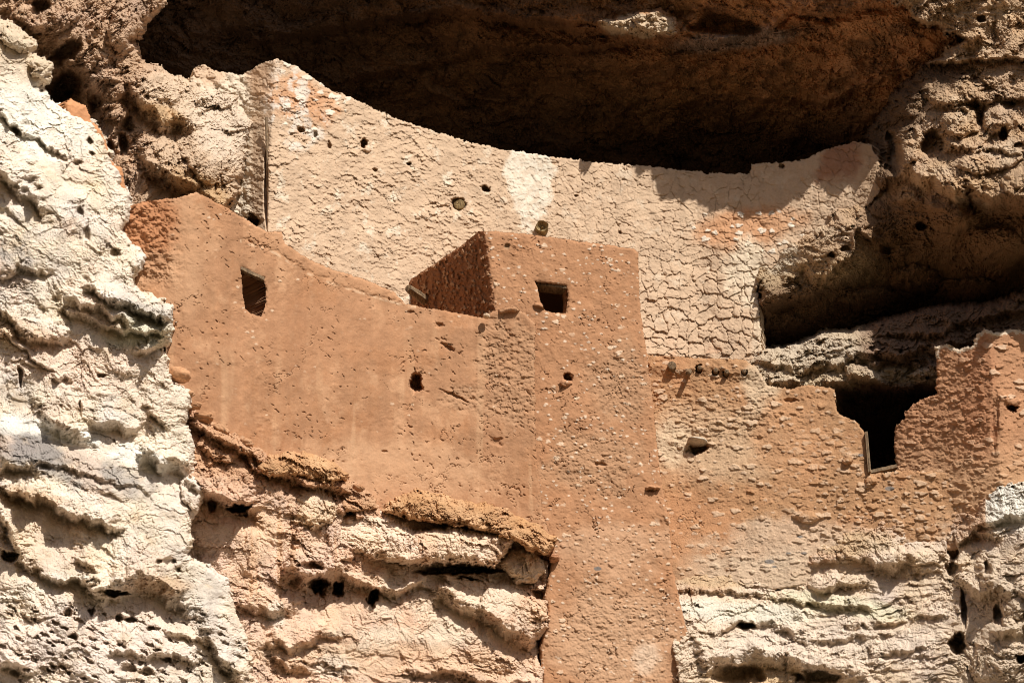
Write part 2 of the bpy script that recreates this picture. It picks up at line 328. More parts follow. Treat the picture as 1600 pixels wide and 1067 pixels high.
# left buttress of brown rock
bD = tps([(-300, -100, 44), (0, 0, 46.2), (100, 0, 46.8), (200, 0, 47.6), (240, 0, 48.5), (40, 120, 47.3), (100, 170, 48.2), (150, 100, 47.1), (200, 100, 47.9), (150, 230, 47.6), (190, 300, 47.4),
 (250, 140, 48.6), (300, 160, 49.6), (340, 150, 50.2), (250, 250, 47.8), (300, 230, 48.4), (350, 240, 48.9), (380, 220, 50), (300, 310, 48), (360, 310, 48.6), (0, 400, 46), (200, 500, 47), (400, 400, 49), (0, -300, 46), (300, -300, 50), (385, 300, 49.4)])
def dD(px, py, u, v, sd):
    p = rock(u, v, 71, big=.22, mid=.17, small=.10, fine=.034, pits=.09, asp=.9, rot=-.5, lumpy=.12)
    p = p+.22*ridged((px-py*.15)/70, py/260, 3, 5)*(1-sm(170, 260, px))
    p = p+ledge(px, py, [(205, 130), (230, 160), (262, 185), (283, 178), (300, 195)], .75, 40, 30, rec=.35, wob=8)
    p = p+ledge(px, py, [(225, 245), (262, 268), (300, 285), (345, 318), (375, 300)], .75, 45, 26, rec=.3, wob=7, seed=4)
    p = p+lump(px, py, 330, 245, 52, 40, .55, rot=30, seed=6)+lump(px, py, 245, 135, 40, 20, .3, rot=30, seed=7)
    p = p+lump(px, py, 190, 45, 22, 40, .45, seed=2)+lump(px, py, 165, 140, 30, 30, .4, seed=12)+lump(px, py, 178, 175, 22, 16, .35, seed=13)+lump(px, py, 40, 22, 20, 16, .35, seed=14)+lump(px, py, 85, 30, 45, 22, .4, rot=-20, seed=15)
    p = p+hole(px, py, 105, 80, 34, 14, .8, rot=-40)+hole(px, py, 100, 140, 40, 26, 1.2, rot=-50, seed=5)+hole(px, py, 150, 160, 14, 14, .5)+hole(px, py, 62, 12, 12, 20, .5, rot=20)+hole(px, py, 200, 195, 10, 13, .4)+hole(px, py, 192, 225, 9, 20, .5, seed=9)+hole(px, py, 172, 240, 10, 20, .5)
    C = rockcol(px, py, u, v, (.44, .295, .195), 45, .2)
    C = blend(C, (.48, .35, .24), sm(190, 270, px)*sm(90, 130, py)); C = blend(C, (.56, .43, .31), .8*blob(px, py, 280, 160, 60, 45, 4, rot=25)+.0*px)
    C = blend(C, (.60, .50, .40), .6*blob(px, py, 350, 190, 50, 60, 5)); C = blend(C, (.43, .27, .13), .7*blob(px, py, 310, 300, 60, 25, 6, rot=25)+.7*blob(px, py, 255, 178, 40, 14, 7, rot=20))
    return p, C
layer('cliff_buttress', [(-700, -480), (300, -480), (262, -200), (253, 0), (233, 27), (206, 64), (216, 94), (243, 111), (283, 126), (300, 132), (330, 150), (372, 150), (392, 190), (391, 210), (384, 250), (376, 290), (352, 330), (330, 420), (200, 480), (-700, 480)],
      bD, dD, M_ROCK, 1.4, w=10, R=.5, jit=9, jscale=26, props=STR)
# right hand cliff above the recess
bE = tps([(1290, -120, 51.7), (1250, -250, 50.8), (1380, -250, 50.6), (1380, -100, 51.5), (1395, 0, 52.5), (1440, 30, 52.4), (1500, 20, 52.2), (1600, 0, 51.8), (1700, 0, 51.3), (1460, 60, 52.9), (1500, 110, 52.6), (1400, 130, 54), (1360, 210, 54.6), (1440, 180, 52.9), (1500, 200, 52.2), (1600, 200, 51.3),
 (1345, 300, 54.2), (1400, 290, 52.9), (1480, 290, 51.5), (1600, 300, 50.3), (1700, 300, 49.6), (1240, 380, 54), (1190, 430, 54.3), (1240, 440, 54.0), (1290, 430, 53.6), (1340, 370, 53.2), (1340, 430, 53.8), (1190, 470, 53.9), (1190, 540, 56.2), (1290, 540, 56.5),
 (1420, 360, 53.0), (1480, 350, 52), (1600, 370, 51.5), (1420, 480, 56.2), (1530, 480, 55.4), (1600, 470, 55), (1700, 470, 54.6), (1550, -250, 51), (2200, 0, 49), (2200, 400, 49)])
def dE(px, py, u, v, sd):
    lit = 1-sm(330, 380, py)
    p = rock(u, v, 131, big=.22, mid=.12, small=.075, fine=.028, pits=.10, asp=1.1, rot=-.1, lumpy=.12)
    p = p+ledge(px, py, [(1395, 10), (1440, 34), (1500, 62), (1530, 60)], .5, 30, 14, seed=3)
    p = p+ledge(px, py, [(1440, 100), (1500, 92), (1560, 88), (1640, 90)], .35, 22, 8, rec=.2, seed=4)+ledge(px, py, [(1470, 158), (1510, 165), (1560, 150), (1640, 152)], .3, 40, 10, rec=.2, seed=5)
    p = p+ledge(px, py, [(1480, 232), (1540, 228), (1600, 235), (1640, 230)], .35, 35, 9, rec=.2, seed=6)+ledge(px, py, [(1376, 283), (1420, 262), (1450, 275), (1480, 284), (1510, 300)], .6, 45, 22, rec=.3, seed=7, wob=9)
    p = p+ledge(px, py, [(1512, 285), (1545, 305), (1580, 300), (1640, 312)], .65, 45, 34, rec=.3, seed=8)+ledge(px, py, [(1340, 352), (1360, 372), (1330, 402), (1290, 430)][::-1], .35, 25, 10, seed=11)
    p = p+ledge(px, py, [(1185, 468), (1230, 462), (1270, 455), (1300, 436), (1360, 415)], .12, 30, 18, rec=.2, seed=12)+lump(px, py, 1482, 325, 36, 46, .75, rot=-30, seed=31)+lump(px, py, 1550, 395, 50, 40, .4, seed=32)+lump(px, py, 1430, 440, 40, 26, .5, seed=33)+lump(px, py, 1370, 470, 60, 22, .4, seed=34)+lump(px, py, 1510, 455, 50, 22, .45, seed=35)+.12*billow(u*1.3, v*1.5, 6, 36, .65)
    p = p+lump(px, py, 1420, 225, 22, 34, .5, seed=2)+lump(px, py, 1500, 190, 34, 26, .5, seed=3)+lump(px, py, 1560, 180, 24, 30, .5, seed=4)+lump(px, py, 1550, 250, 50, 22, .4, seed=5, rot=-8)+lump(px, py, 1480, 140, 60, 24, .3, seed=6)+lump(px, py, 1415, 165, 26, 20, .35, seed=22)
    for h_ in ((1457, 225, 20, 27, 1.0), (1396, 240, 16, 34, .9), (1530, 186, 7, 16, .9), (1520, 165, 12, 9, .5), (1567, 210, 7, 14, .9), (1532, 30, 8, 6, .5), (1440, 352, 9, 8, .8), (1575, 165, 12, 8, .4), (1385, 390, 10, 7, .5), (1300, 398, 6, 5, .5), (1321, 389, 9, 5, .4), (1510, 320, 14, 22, .5), (1595, 230, 10, 8, .5)):
        p = p+.7*hole(px, py, *h_, seed=int(h_[0]))
    C = rockcol(px, py, u, v, (.47, .32, .195), 141, .2); C = blend(C, (.56, .44, .31), .5*sm(.1, .5, fbm(u*1.1, v*1.6, 4, 143)))
    C = blend(C, (.20, .108, .05), .92*sm(285, 330, py+16*fbm(px/30, py/30, 4, 148))*sm(1325, 1375, px)); C = blend(C, (.42, .30, .17), .7*(1-sm(1350, 1400, px))*sm(380, 420, py)); C = blend(C, (.12, .07, .045), .8*sm(425, 480, py))  # shade of the recess and its underside painted into the rock colour
    C = blend(C, (.17, .105, .06), .95*(1-sm(22, 60, sd+20*fbm(u*2, v*2, 5, 149)))*(py < 300)*(py > 100)); C = blend(C, (.62, .54, .42), .6*blob(px, py, 1215, 400, 30, 25, 4)); C = blend(C, (.22, .13, .07), .7*sm(20, 60, py-(415+(px-1190)*-.12))*(px < 1380)); C = C*np.array([.88, .88, .9], f32); return p, C  # dark left rim and underside: shade painted into the colour
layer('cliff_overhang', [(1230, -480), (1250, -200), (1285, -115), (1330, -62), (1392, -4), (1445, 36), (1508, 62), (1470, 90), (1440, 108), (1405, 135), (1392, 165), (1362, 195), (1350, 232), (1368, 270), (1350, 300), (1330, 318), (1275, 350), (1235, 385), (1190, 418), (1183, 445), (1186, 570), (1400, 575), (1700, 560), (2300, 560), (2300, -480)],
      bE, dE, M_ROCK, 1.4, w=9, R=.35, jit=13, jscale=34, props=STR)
# banded rock shelf between the recess and the doorway room
bF = tps([(1150, 560, 53.1), (1190, 555, 53.2), (1250, 545, 53.1), (1320, 522, 52.9), (1330, 590, 52.9), (1200, 610, 52.9), (1390, 500, 53), (1480, 482, 52.6), (1600, 460, 52.3), (1800, 440, 52), (1300, 610, 53.3), (1380, 600, 53.2), (1460, 590, 53),
  (1310, 700, 56), (1380, 745, 57), (1460, 700, 56.2), (1600, 600, 53), (1600, 800, 54.5), (1200, 800, 54.5), (1800, 600, 52.5)])
def dF(px, py, u, v, sd):
    p = rock(u, v, 171, big=.16, mid=.15, small=.10, fine=.03, pits=.16, asp=1.6, rot=-.3, pitd=.5)
    for q, a, un in (([(1188, 560), (1250, 575), (1330, 560), (1400, 560)], .2, 12), ([(1200, 590), (1250, 596), (1300, 600), (1340, 585), (1370, 597), (1420, 606), (1462, 590), (1520, 585)], .45, 26), ([(1330, 548), (1400, 552), (1460, 540), (1600, 520)], .3, 14), ([(1380, 520), (1450, 520), (1600, 480)], .25, 10)):
        p = p+ledge(px, py, q, a, 22, un, rec=a*.5, seed=int(q[0][0]), wob=9)
    p = p+lump(px, py, 1345, 583, 26, 12, .4, rot=15, seed=3)+lump(px, py, 1450, 580, 30, 8, .4, rot=-8, seed=3)
    C = rockcol(px, py, u, v, (.46, .36, .25), 175, .2); C = blend(C, (.43, .36, .28), .6*blob(px, py, 1270, 550, 70, 22, 4)); C = blend(C, (.16, .09, .06), .85*sm(1325, 1370, px+20*fbm(u*2, v*2, 4, 176))*(1-.75*sm(568, 582, py)*(1-sm(592, 604, py))))  # right part darkened: shade below the overhang put into the colour
    C = blend(C, (.045, .028, .02), .95*sm(598, 618, py+8*fbm(px/20, py/20, 3, 5))*sm(1290, 1320, px)); return p, C  # gloom of the doorway room painted as near-black rock
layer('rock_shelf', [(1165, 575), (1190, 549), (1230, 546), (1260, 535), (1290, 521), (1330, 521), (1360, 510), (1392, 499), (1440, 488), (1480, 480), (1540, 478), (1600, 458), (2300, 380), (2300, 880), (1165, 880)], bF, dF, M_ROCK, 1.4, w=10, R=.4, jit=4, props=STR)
# pale cliff in the left foreground
bA = tps([(-300, -100, 41), (0, 50, 43), (60, 80, 44), (0, 200, 42.3), (100, 175, 44), (100, 300, 43), (190, 300, 44), (0, 400, 42), (200, 400, 43.6), (100, 420, 42.7), (260, 480, 43.8), (150, 540, 43), (270, 590, 44.1), (0, 600, 42), (150, 650, 42.7), (295, 700, 44.3),
  (0, 800, 41.3), (150, 800, 42), (280, 800, 43.6), (0, 1067, 40.5), (200, 1000, 41.8), (330, 920, 44.0), (380, 1030, 44.3), (0, 1300, 39.8), (400, 1300, 43), (-600, 600, 38), (0, 2900, 35), (500, 2900, 36)])
def dA(px, py, u, v, sd):
    yl = np.interp(px, [0, 60, 160, 250, 310], [675, 680, 708, 735, 775]); rm = .45+.75*sm(-.3, .3, fbm(u*.6+2, v*.6, 3, 230)); rm = rm*(1-.85*np.exp(-((py-yl+10)/16)**2))+.6*np.exp(-((py-yl-45)/32)**2)*(px < 250)
    p = rock(u, v, 211, big=.24, mid=.08, small=.046, fine=.018, pits=.07, asp=1.4, rot=.38, pitd=.42, rm=rm)*.78
    p = p+.06*strata(u, v, 1.1, -.35, 214, .2)*sm(-.3, .3, fbm(u*.5, v*.5, 2, 216))
    vw = vor(u*3.4+fbm(u*6, v*6, 4, 217, gain=.7)*.5, v*6.5-u*2.4+fbm(u*6+3, v*6, 4, 218, gain=.7)*.5, 219); p = p-.13*sm(900, 960, py-px*.1)*(r01(mixh(vw[2], 3)) < .55)*(1-sm(.12, .34, vw[0]))
    for q, a, up, un in (
        ([(0, 172), (25, 195), (45, 205)], .3, 25, 10), ([(0, 262), (30, 290), (55, 300), (62, 315)], .5, 40, 22), ([(60, 215), (95, 240)], .25, 20, 8),
        ([(0, 430), (30, 415), (65, 420)], .25, 30, 10), ([(95, 478), (125, 492), (150, 500)], .3, 25, 12), ([(110, 465), (160, 480), (205, 500)], .35, 25, 14), ([(0, 480), (25, 505), (45, 525), (70, 525), (105, 520)], .4, 30, 16),
        ([(140, 445), (170, 462), (215, 478), (245, 492), (272, 486)], .5, 24, 14), ([(165, 505), (210, 518), (262, 512)], .3, 16, 10), ([(225, 540), (262, 530)], .35, 20, 14), ([(0, 520), (20, 528), (40, 545), (70, 575)], .2, 12, 6),
        ([(68, 652), (90, 655), (130, 672)], .45, 30, 24), ([(150, 655), (180, 660), (215, 672)], .35, 26, 18), ([(238, 640), (262, 660)], .3, 24, 10), ([(80, 580), (110, 590)], .2, 20, 8),
        ([(230, 705), (262, 715), (300, 722)], .55, 30, 24), ([(0, 725), (50, 725), (62, 735)], .4, 20, 14), ([(0, 760), (60, 770), (100, 795), (130, 802), (180, 818)], .55, 30, 16), ([(0, 712), (80, 722), (160, 745), (235, 762)], .12, 14, 8),
        ([(0, 800), (20, 828), (30, 850)], .5, 30, 24), ([(20, 870), (80, 900), (140, 905)], .35, 30, 12), ([(148, 918), (190, 905), (218, 892), (250, 905), (285, 928)], .75, 40, 36),
        ([(180, 1015), (250, 1018), (300, 1028)], .25, 20, 10), ([(0, 1030), (40, 1042)], .35, 25, 16), ([(325, 985), (345, 1020), (380, 1055)], .5, 30, 26), ([(270, 985), (320, 1000)], .25, 16, 8), ([(290, 745), (316, 760)], .25, 14, 10)):
        p = p+ledge(px, py, q, a, up, un, rec=a*.35, seed=int(q[0][0]+q[0][1]), fade=8, wob=9)
    for h_ in ((26, 205, 10, 6, .3), (122, 255, 8, 6, .3), (140, 220, 5, 7, .4), (143, 240, 6, 4, .3), (40, 290, 24, 14, .35), (125, 330, 6, 9, .3), (135, 365, 7, 14, .3), (180, 395, 8, 10, .3), (160, 588, 8, 4, .3), (32, 585, 5, 16, .4), (125, 640, 4, 14, .3),
               (176, 925, 22, 7, 1.2), (15, 870, 14, 10, 1.0), (106, 958, 7, 8, .5), (142, 955, 6, 6, .5), (264, 878, 10, 9, .45), (278, 890, 6, 5, .4), (248, 876, 5, 5, .4), (115, 994, 7, 5, .5), (205, 968, 9, 6, .5), (235, 982, 6, 5, .4), (200, 1045, 14, 8, .35), (230, 1050, 12, 8, .35), (185, 965, 7, 7, .4), (260, 1030, 7, 5, .4)):
        p = p+.7*hole(px, py, *h_, seed=int(h_[0]))
    p = p+lump(px, py, 30, 60, 30, 22, .4, rot=30, seed=3)+lump(px, py, 62, 100, 16, 10, .35, seed=4)+lump(px, py, 62, 115, 14, 8, .3, seed=6)+lump(px, py, 265, 500, 14, 30, .25, seed=7)+lump(px, py, 45, 770, 16, 14, .3, seed=12)+lump(px, py, 302, 770, 20, 28, .3, rot=-30, seed=13)
    p = p+sm(325, 345, px)*0
    C = rockcol(px, py, u, v, (.735, .655, .54), 215, .14)
    C = blend(C, (.60, .49, .34), .8*(1-sm(70, 150, py+px*-.4))); C = blend(C, (.79, .77, .68), .8*blob(px, py, 60, 190, 90, 50, 2, rot=35))
    C = blend(C, (.76, .62, .50), .8*blob(px, py, 130, 570, 150, 40, 3, rot=8)); C = blend(C, (.73, .645, .52), .5*blob(px, py, 250, 620, 60, 60, 33))
    C = blend(C, (.40, .37, .34), .75*blob(px, py, 15, 410, 60, 45, 4)*sm(-.4, .3, fbm(u*3, v*3, 4, 8))); C = blend(C, (.45, .43, .39), .65*blob(px, py, 225, 485, 60, 16, 5, rot=15))
    C = blend(C, (.60, .60, .47), .7*blob(px, py, 210, 520, 70, 24, 6)+0*px); yl = np.interp(px, [0, 60, 160, 250, 310], [675, 680, 708, 735, 775]); C = blend(C, (.80, .79, .72), .9*np.exp(-((py-yl+10+6*fbm(u*2, v*2, 4, 9))/17)**4)*(px < 320))
    C = blend(C, (.24, .22, .21), .85*blob(px, py, 40, 700, 70, 22, 10, rot=8)*sm(-.9, -.1, fbm(u*3, v*3, 4, 18))); C = blend(C, (.29, .27, .25), .8*blob(px, py, 130, 735, 110, 26, 11, rot=15)*sm(-.8, .0, fbm(u*3, v*4, 4, 28)))
    C = blend(C, (.66, .52, .38), .55*blob(px, py, 60, 850, 90, 50, 12)); C = blend(C, (.78, .68, .60), .7*blob(px, py, 120, 1010, 190, 70, 13)); C = blend(C, (.50, .46, .40), .5*blob(px, py, 300, 940, 40, 50, 15))
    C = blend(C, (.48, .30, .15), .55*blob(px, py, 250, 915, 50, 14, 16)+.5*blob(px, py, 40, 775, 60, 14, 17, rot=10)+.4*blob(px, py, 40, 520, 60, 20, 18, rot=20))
    C = blend(C, (.56, .43, .28), .5*sm(.12, .5, fbm(u*1.7, v*2.2, 6, 221, gain=.65))); C = blend(C, (.70, .56, .44), .5*sm(.05, .4, fbm(u*.9+3, v*1.2, 5, 222))); C = C*np.array([.90, .865, .855], f32); return p, C
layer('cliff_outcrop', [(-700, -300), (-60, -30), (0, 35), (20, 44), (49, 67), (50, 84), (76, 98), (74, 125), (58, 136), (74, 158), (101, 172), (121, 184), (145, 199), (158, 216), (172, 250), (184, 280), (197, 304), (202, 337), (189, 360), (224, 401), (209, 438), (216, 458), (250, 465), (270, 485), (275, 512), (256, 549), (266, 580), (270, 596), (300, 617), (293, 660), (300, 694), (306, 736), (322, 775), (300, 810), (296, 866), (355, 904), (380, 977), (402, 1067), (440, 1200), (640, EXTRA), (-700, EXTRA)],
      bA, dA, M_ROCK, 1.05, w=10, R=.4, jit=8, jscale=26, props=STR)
# rock below the curved wall
bC = tps([(250, 560, 45.4), (300, 650, 44.9), (350, 700, 45.1), (420, 740, 45.7), (500, 770, 46.4), (600, 810, 47.5), (700, 800, 48.7), (850, 830, 49.6), (300, 850, 44.7), (300, 1070, 44.3), (400, 850, 45.3), (400, 1067, 44.8), (500, 900, 46.4), (500, 1067, 45.9), (600, 900, 47.6), (600, 1067, 46.9), (700, 900, 48.6), (700, 1067, 47.9), (855, 900, 49.9), (855, 1067, 49.3), (400, 1300, 44), (855, 1300, 48)])
def dC(px, py, u, v, sd):
    smooth = np.clip(blob(px, py, 600, 990, 220, 60, 3)+blob(px, py, 380, 840, 70, 70, 4), 0, 1)
    p = rock(u, v, 311, big=.24, mid=.12, small=.062, fine=.022, pits=.07, asp=1.6, rot=.25)*(1-.5*smooth)
    for q, a, up, un in (
        ([(300, 662), (340, 680), (380, 700), (405, 712)], .4, 16, 12), ([(295, 745), (320, 758), (345, 770), (365, 780), (392, 785)], .8, 32, 24), ([(370, 700), (395, 722)], .3, 12, 10), ([(400, 730), (450, 740), (490, 755), (545, 765)], .35, 14, 12),
        ([(455, 880), (480, 897), (510, 890), (540, 880)], .6, 34, 30), ([(530, 890), (560, 905), (590, 915), (625, 920), (660, 905)], .45, 26, 14), ([(379, 942), (420, 952), (465, 948)], .3, 40, 14), ([(692, 915), (720, 935), (760, 950), (800, 985), (830, 990), (860, 970)], .55, 30, 26),
        ([(425, 1000), (460, 1005), (495, 995)], .35, 22, 14), ([(440, 1030), (475, 1040)], .35, 20, 14), ([(500, 985), (530, 990)], .25, 16, 10), ([(640, 1046), (700, 1044), (760, 1062), (860, 1066)], .25, 8, 12), ([(525, 795), (545, 800), (600, 815)], .2, 14, 10), ([(675, 895), (740, 896), (850, 915)], -.2, 10, 14)):
        p = p+ledge(px, py, q, a, up, un, rec=abs(a)*.4, seed=int(q[0][0]+q[0][1]), fade=8)
    for h_ in ((372, 794, 20, 9, 1.3), (497, 912, 15, 15, 1.3), (527, 919, 9, 12, 1.3), (583, 935, 9, 17, 1.2), (545, 820, 10, 26, .9), (715, 890, 75, 9, 1.6), (330, 790, 8, 12, .4), (485, 885, 22, 8, .5), (845, 930, 20, 8, .5)):
        p = p+hole(px, py, *h_, seed=int(h_[0]), warp=.5)
    p = p+.12*lump(px, py, 640, 980, 200, 50, 1, seed=12, pw=2)+lump(px, py, 350, 765, 40, 20, .3, rot=15, seed=3)+lump(px, py, 345, 700, 35, 22, .3, rot=20, seed=5)+lump(px, py, 800, 950, 55, 34, .35, rot=25, seed=15)
    p = p+.7*(px > 0)*np.clip((px-(400-(py-700)*.0)), 0, 0)
    C = rockcol(px, py, u, v, (.72, .53, .395), 315, .14)
    C = blend(C, (.52, .30, .165), .85*(1-sm(700, 785, py-(px-300)*.22+20*fbm(u*2, v*2, 4, 318)))); C = blend(C, (.76, .64, .50), .7*blob(px, py, 620, 1000, 180, 22, 3, rot=-5)); C = blend(C, (.76, .64, .50), .7*blob(px, py, 700, 930, 120, 50, 13)); C = blend(C, (.66, .42, .28), .6*sm(.05, .4, fbm(u*1.2, v*1.8, 6, 319, gain=.65)))
    st = sm(.1, .6, fbm(px/14, py/260, 3, 9)); C = blend(C, (.62, .38, .21), .55*st*blob(px, py, 425, 850, 45, 110, 4)+.45*sm(.2, .7, fbm(px/10, py/300, 3, 19))*blob(px, py, 620, 860, 130, 50, 14))
    C = blend(C, (.67, .47, .31), .6*blob(px, py, 640, 1030, 200, 26, 5)+0*px); C = blend(C, (.76, .71, .62), .6*blob(px, py, 430, 960, 16, 20, 6)+.5*blob(px, py, 520, 1040, 30, 20, 7)); C = blend(C, (.45, .33, .24), .6*blob(px, py, 700, 1062, 80, 12, 8))
    C = C*np.array([.85, .825, .81], f32); return p, C
layer('rock_ledge', [(240, 560), (275, 600), (300, 640), (330, 660), (400, 700), (450, 735), (520, 748), (560, 775), (600, 800), (700, 800), (770, 800), (830, 835), (855, 860), (858, 900), (852, 935), (860, 960), (850, 990), (842, 1010), (848, 1060), (850, 1260), (240, 1260)],
      bC, dC, M_ROCK, 1.1, w=7, R=.2, jit=9, jscale=22, props=STR)
# rock at lower right
bG = tps([(1040, 900, 52.0), (1060, 960, 50.6), (1090, 1067, 50.05), (1100, 900, 51.75), (1150, 890, 51.8), (1250, 880, 51.65), (1330, 815, 51.68), (1150, 860, 52.0), (1250, 840, 51.9), (1400, 780, 51.75), (1330, 900, 51.4), (1400, 800, 51.6), (1450, 860, 51.2), (1500, 815, 51.2), (1550, 770, 50.6), (1600, 755, 50.2), (1600, 850, 49.7),
  (1200, 1000, 51.0), (1350, 1000, 50.7), (1450, 950, 50.6), (1500, 1000, 49.9), (1490, 900, 50.7), (1600, 1000, 49), (1100, 1200, 49.3), (1400, 1200, 49.8), (1700, 1200, 48.3), (1800, 800, 49)])
def dG(px, py, u, v, sd):
    right = sm(1470, 1530, px-(py-950)*-.2)
    p = rock(u, v, 411, big=.14, mid=.07, small=.048, fine=.016, pits=.05, asp=2.3, rot=-.03)*(1+.3*right)
    p = p+.06*strata(u, v, 2.6, .05, 414, .25)*(1-right)+.035*strata(u, v, 7, .05, 415, .3)*(1-right)
    for q, a, up, un in (
        ([(1262, 885), (1290, 872), (1326, 870)], .4, 14, 14), ([(1326, 868), (1360, 872), (1392, 882), (1420, 872)], .5, 26, 16), ([(1282, 915), (1310, 912), (1345, 905), (1368, 912)], .35, 24, 12), ([(1392, 895), (1440, 890), (1470, 880)], .2, 22, 10),
        ([(1060, 918), (1130, 920), (1200, 928), (1260, 940), (1320, 945), (1360, 945)], .3, 12, 8), ([(1135, 972), (1170, 968), (1215, 975), (1250, 990)], .3, 16, 12), ([(1258, 995), (1300, 1000), (1360, 985)], .25, 14, 10), ([(1100, 1030), (1180, 1012), (1240, 1025), (1290, 1040), (1350, 1050)], .6, 30, 30),
        ([(1320, 975), (1400, 968), (1480, 955)], .2, 14, 8), ([(1380, 1015), (1450, 1010)], .2, 14, 8), ([(1478, 855), (1500, 848), (1520, 830), (1560, 835)], .35, 20, 12), ([(1545, 905), (1570, 915), (1640, 925)], .5, 24, 18), ([(1500, 900), (1530, 925), (1550, 915)], .4, 24, 16), ([(1520, 820), (1600, 800)], .3, 20, 12), ([(1560, 985), (1640, 970)], .3, 30, 16)):
        p = p+ledge(px, py, q, a*(.6 if q[0][0] < 1470 else 1), up, un, rec=a*.25, seed=int(q[0][0]+q[0][1]), fade=8, wob=8)
    for h_ in ((1164, 978, 17, 6, .7), (1498, 1008, 15, 17, 1.1), (1488, 860, 9, 22, .7), (1490, 888, 12, 10, .5), (1505, 950, 5, 30, .6), (1560, 960, 8, 20, .5), (1596, 1028, 8, 7, 1.), (1150, 1052, 40, 18, .8), (1280, 1058, 30, 14, .7), (1544, 890, 8, 14, .4)):
        p = p+hole(px, py, *h_, seed=int(h_[0]), warp=.5)
    p = p+lump(px, py, 1290, 905, 30, 20, .2, seed=3)+lump(px, py, 1440, 865, 40, 18, .2, seed=5)+lump(px, py, 1560, 1020, 40, 60, .35, rot=15, seed=7)+lump(px, py, 1585, 940, 30, 24, .3, seed=8)
    C = rockcol(px, py, u, v, (.69, .555, .42), 415, .16)
    C = blend(C, (.72, .69, .58), .7*blob(px, py, 1150, 955, 120, 16, 3, rot=4)); C = blend(C, (.66, .65, .47), .55*blob(px, py, 1310, 945, 110, 16, 4, rot=8)); C = blend(C, (.71, .60, .49), .7*blob(px, py, 1280, 1010, 180, 35, 5))
    C = blend(C, (.76, .74, .66), .85*blob(px, py, 1580, 790, 50, 40, 6)+0*px); C = blend(C, (.76, .74, .66), .7*blob(px, py, 1440, 808, 30, 16, 7)); C = blend(C, (.57, .46, .34), .65*right*sm(850, 900, py))
    yb = np.interp(px, [1030, 1080, 1150, 1250, 1330, 1400, 1470, 1540], [905, 900, 886, 880, 835, 810, 812, 815]); C = blend(C, (.52, .325, .20), .85*(1-sm(0, 46, py-yb+46*fbm(u*2.6, v*3.2, 6, 419, gain=.68)))*(px < 1540)); C = blend(C, (.53, .40, .235), .55*blob(px, py, 1120, 905, 70, 14, 8)+.5*blob(px, py, 1330, 850, 70, 18, 9)); C = blend(C, (.52, .36, .18), .6*blob(px, py, 1180, 1055, 90, 16, 10)); C = C*np.array([.84, .83, .83], f32); return p, C
layer('rock_slope', [(1030, 900), (1080, 880), (1120, 870), (1152, 862), (1200, 858), (1240, 855), (1270, 840), (1318, 826), (1330, 795), (1394, 780), (1442, 775), (1463, 800), (1504, 800), (1525, 805), (1545, 772), (1570, 758), (1600, 755), (2300, 700), (2300, 1400), (1060, 1400), (1060, 1067), (1050, 1010), (1040, 960)],
      bG, dG, M_ROCK, 1.3, w=6, R=.12, jit=8, props=STR)
# valley floor: sunlit ground that bounces light up the cliff
n = 60; gx, gy = np.meshgrid(np.linspace(-400, 400, n), np.linspace(-400, 60, n)); gz = 1.2*fbm(gx/40, gy/40, 3, 5)+np.clip((gy-22)*.35, 0, 8)-1.0
gz = np.where(np.hypot(gx, gy) < 12, -.05, gz); V = np.stack([gx, gy, gz], -1).reshape(-1, 3); i = np.arange(n*n).reshape(n, n)
Fc = np.stack([i[:-1, :-1], i[:-1, 1:], i[1:, 1:], i[1:, :-1]], -1).reshape(-1, 4)
mkmesh('ground', V, Fc, M_ROCK, None, np.tile([.11, .09, .05], (len(V), 1)), STR)
# ------------------------------------------------------------------ the dwelling's walls
TERRA, CREAM, DIRT = (.40, .212, .114), (.545, .39, .265), (.40, .20, .095)
def log(name, parent, p0, p1, r0, r1=None, mat=None, props=None, n=14, rings=10, seed=1, flat=1.0, hollow=False):
    rs = np.random.RandomState(seed); p0 = np.array(p0, float); p1 = np.array(p1, float); d = p1-p0; L = np.linalg.norm(d); d /= L; r1 = r1 or r0
    a = np.cross(d, [0, 0, 1]); a = a/np.linalg.norm(a) if np.linalg.norm(a) > 1e-3 else np.array([1., 0, 0]); b = np.cross(a, d); V = []; Fc = []
    ph = rs.rand(n)*.16+.92
    for k in range(rings):
        t = k/(rings-1); r = (r0+(r1-r0)*t)*(1-.12*(k == rings-1)); c = p0+d*L*t+(a*rs.normal(0, .03)+b*rs.normal(0, .03))*r0
        for j in range(n):
            th = 2*math.pi*j/n; q = r*ph[j]*(1+rs.normal(0, .02)); V.append(c+a*math.cos(th)*q+b*math.sin(th)*q*flat)
    for k in range(rings-1):
        for j in range(n): Fc.append((k*n+j, k*n+(j+1) % n, (k+1)*n+(j+1) % n, (k+1)*n+j))
    for k0, s in ((0, 1), (rings-1, -1)):       # end grain with a checked, uneven surface
        cc = p0 if k0 == 0 else p1; base = len(V)
        for q in (.6, .25):
            for j in range(n):
                th = 2*math.pi*j/n; V.append(cc-s*d*(-.03 if hollow else .01*rs.rand())*(1.2-q)*(3 if hollow and k0 else 1)+(a*math.cos(th)+b*math.sin(th)*flat)*q*(r0 if k0 == 0 else r1)*ph[j])
        V.append(cc)
        rr = [k0*n, base, base+n]
        for u0, u1 in ((rr[0], rr[1]), (rr[1], rr[2])):
            for j in range(n): Fc.append((u0+j, u1+j, u1+(j+1) % n, u0+(j+1) % n)[::s])
        for j in range(n): Fc.append((rr[2]+j, len(V)-1, rr[2]+(j+1) % n)[::s])
    return mkmesh(name, np.array(V), Fc, mat or M_WOOD, parent, None, props, smooth=False)
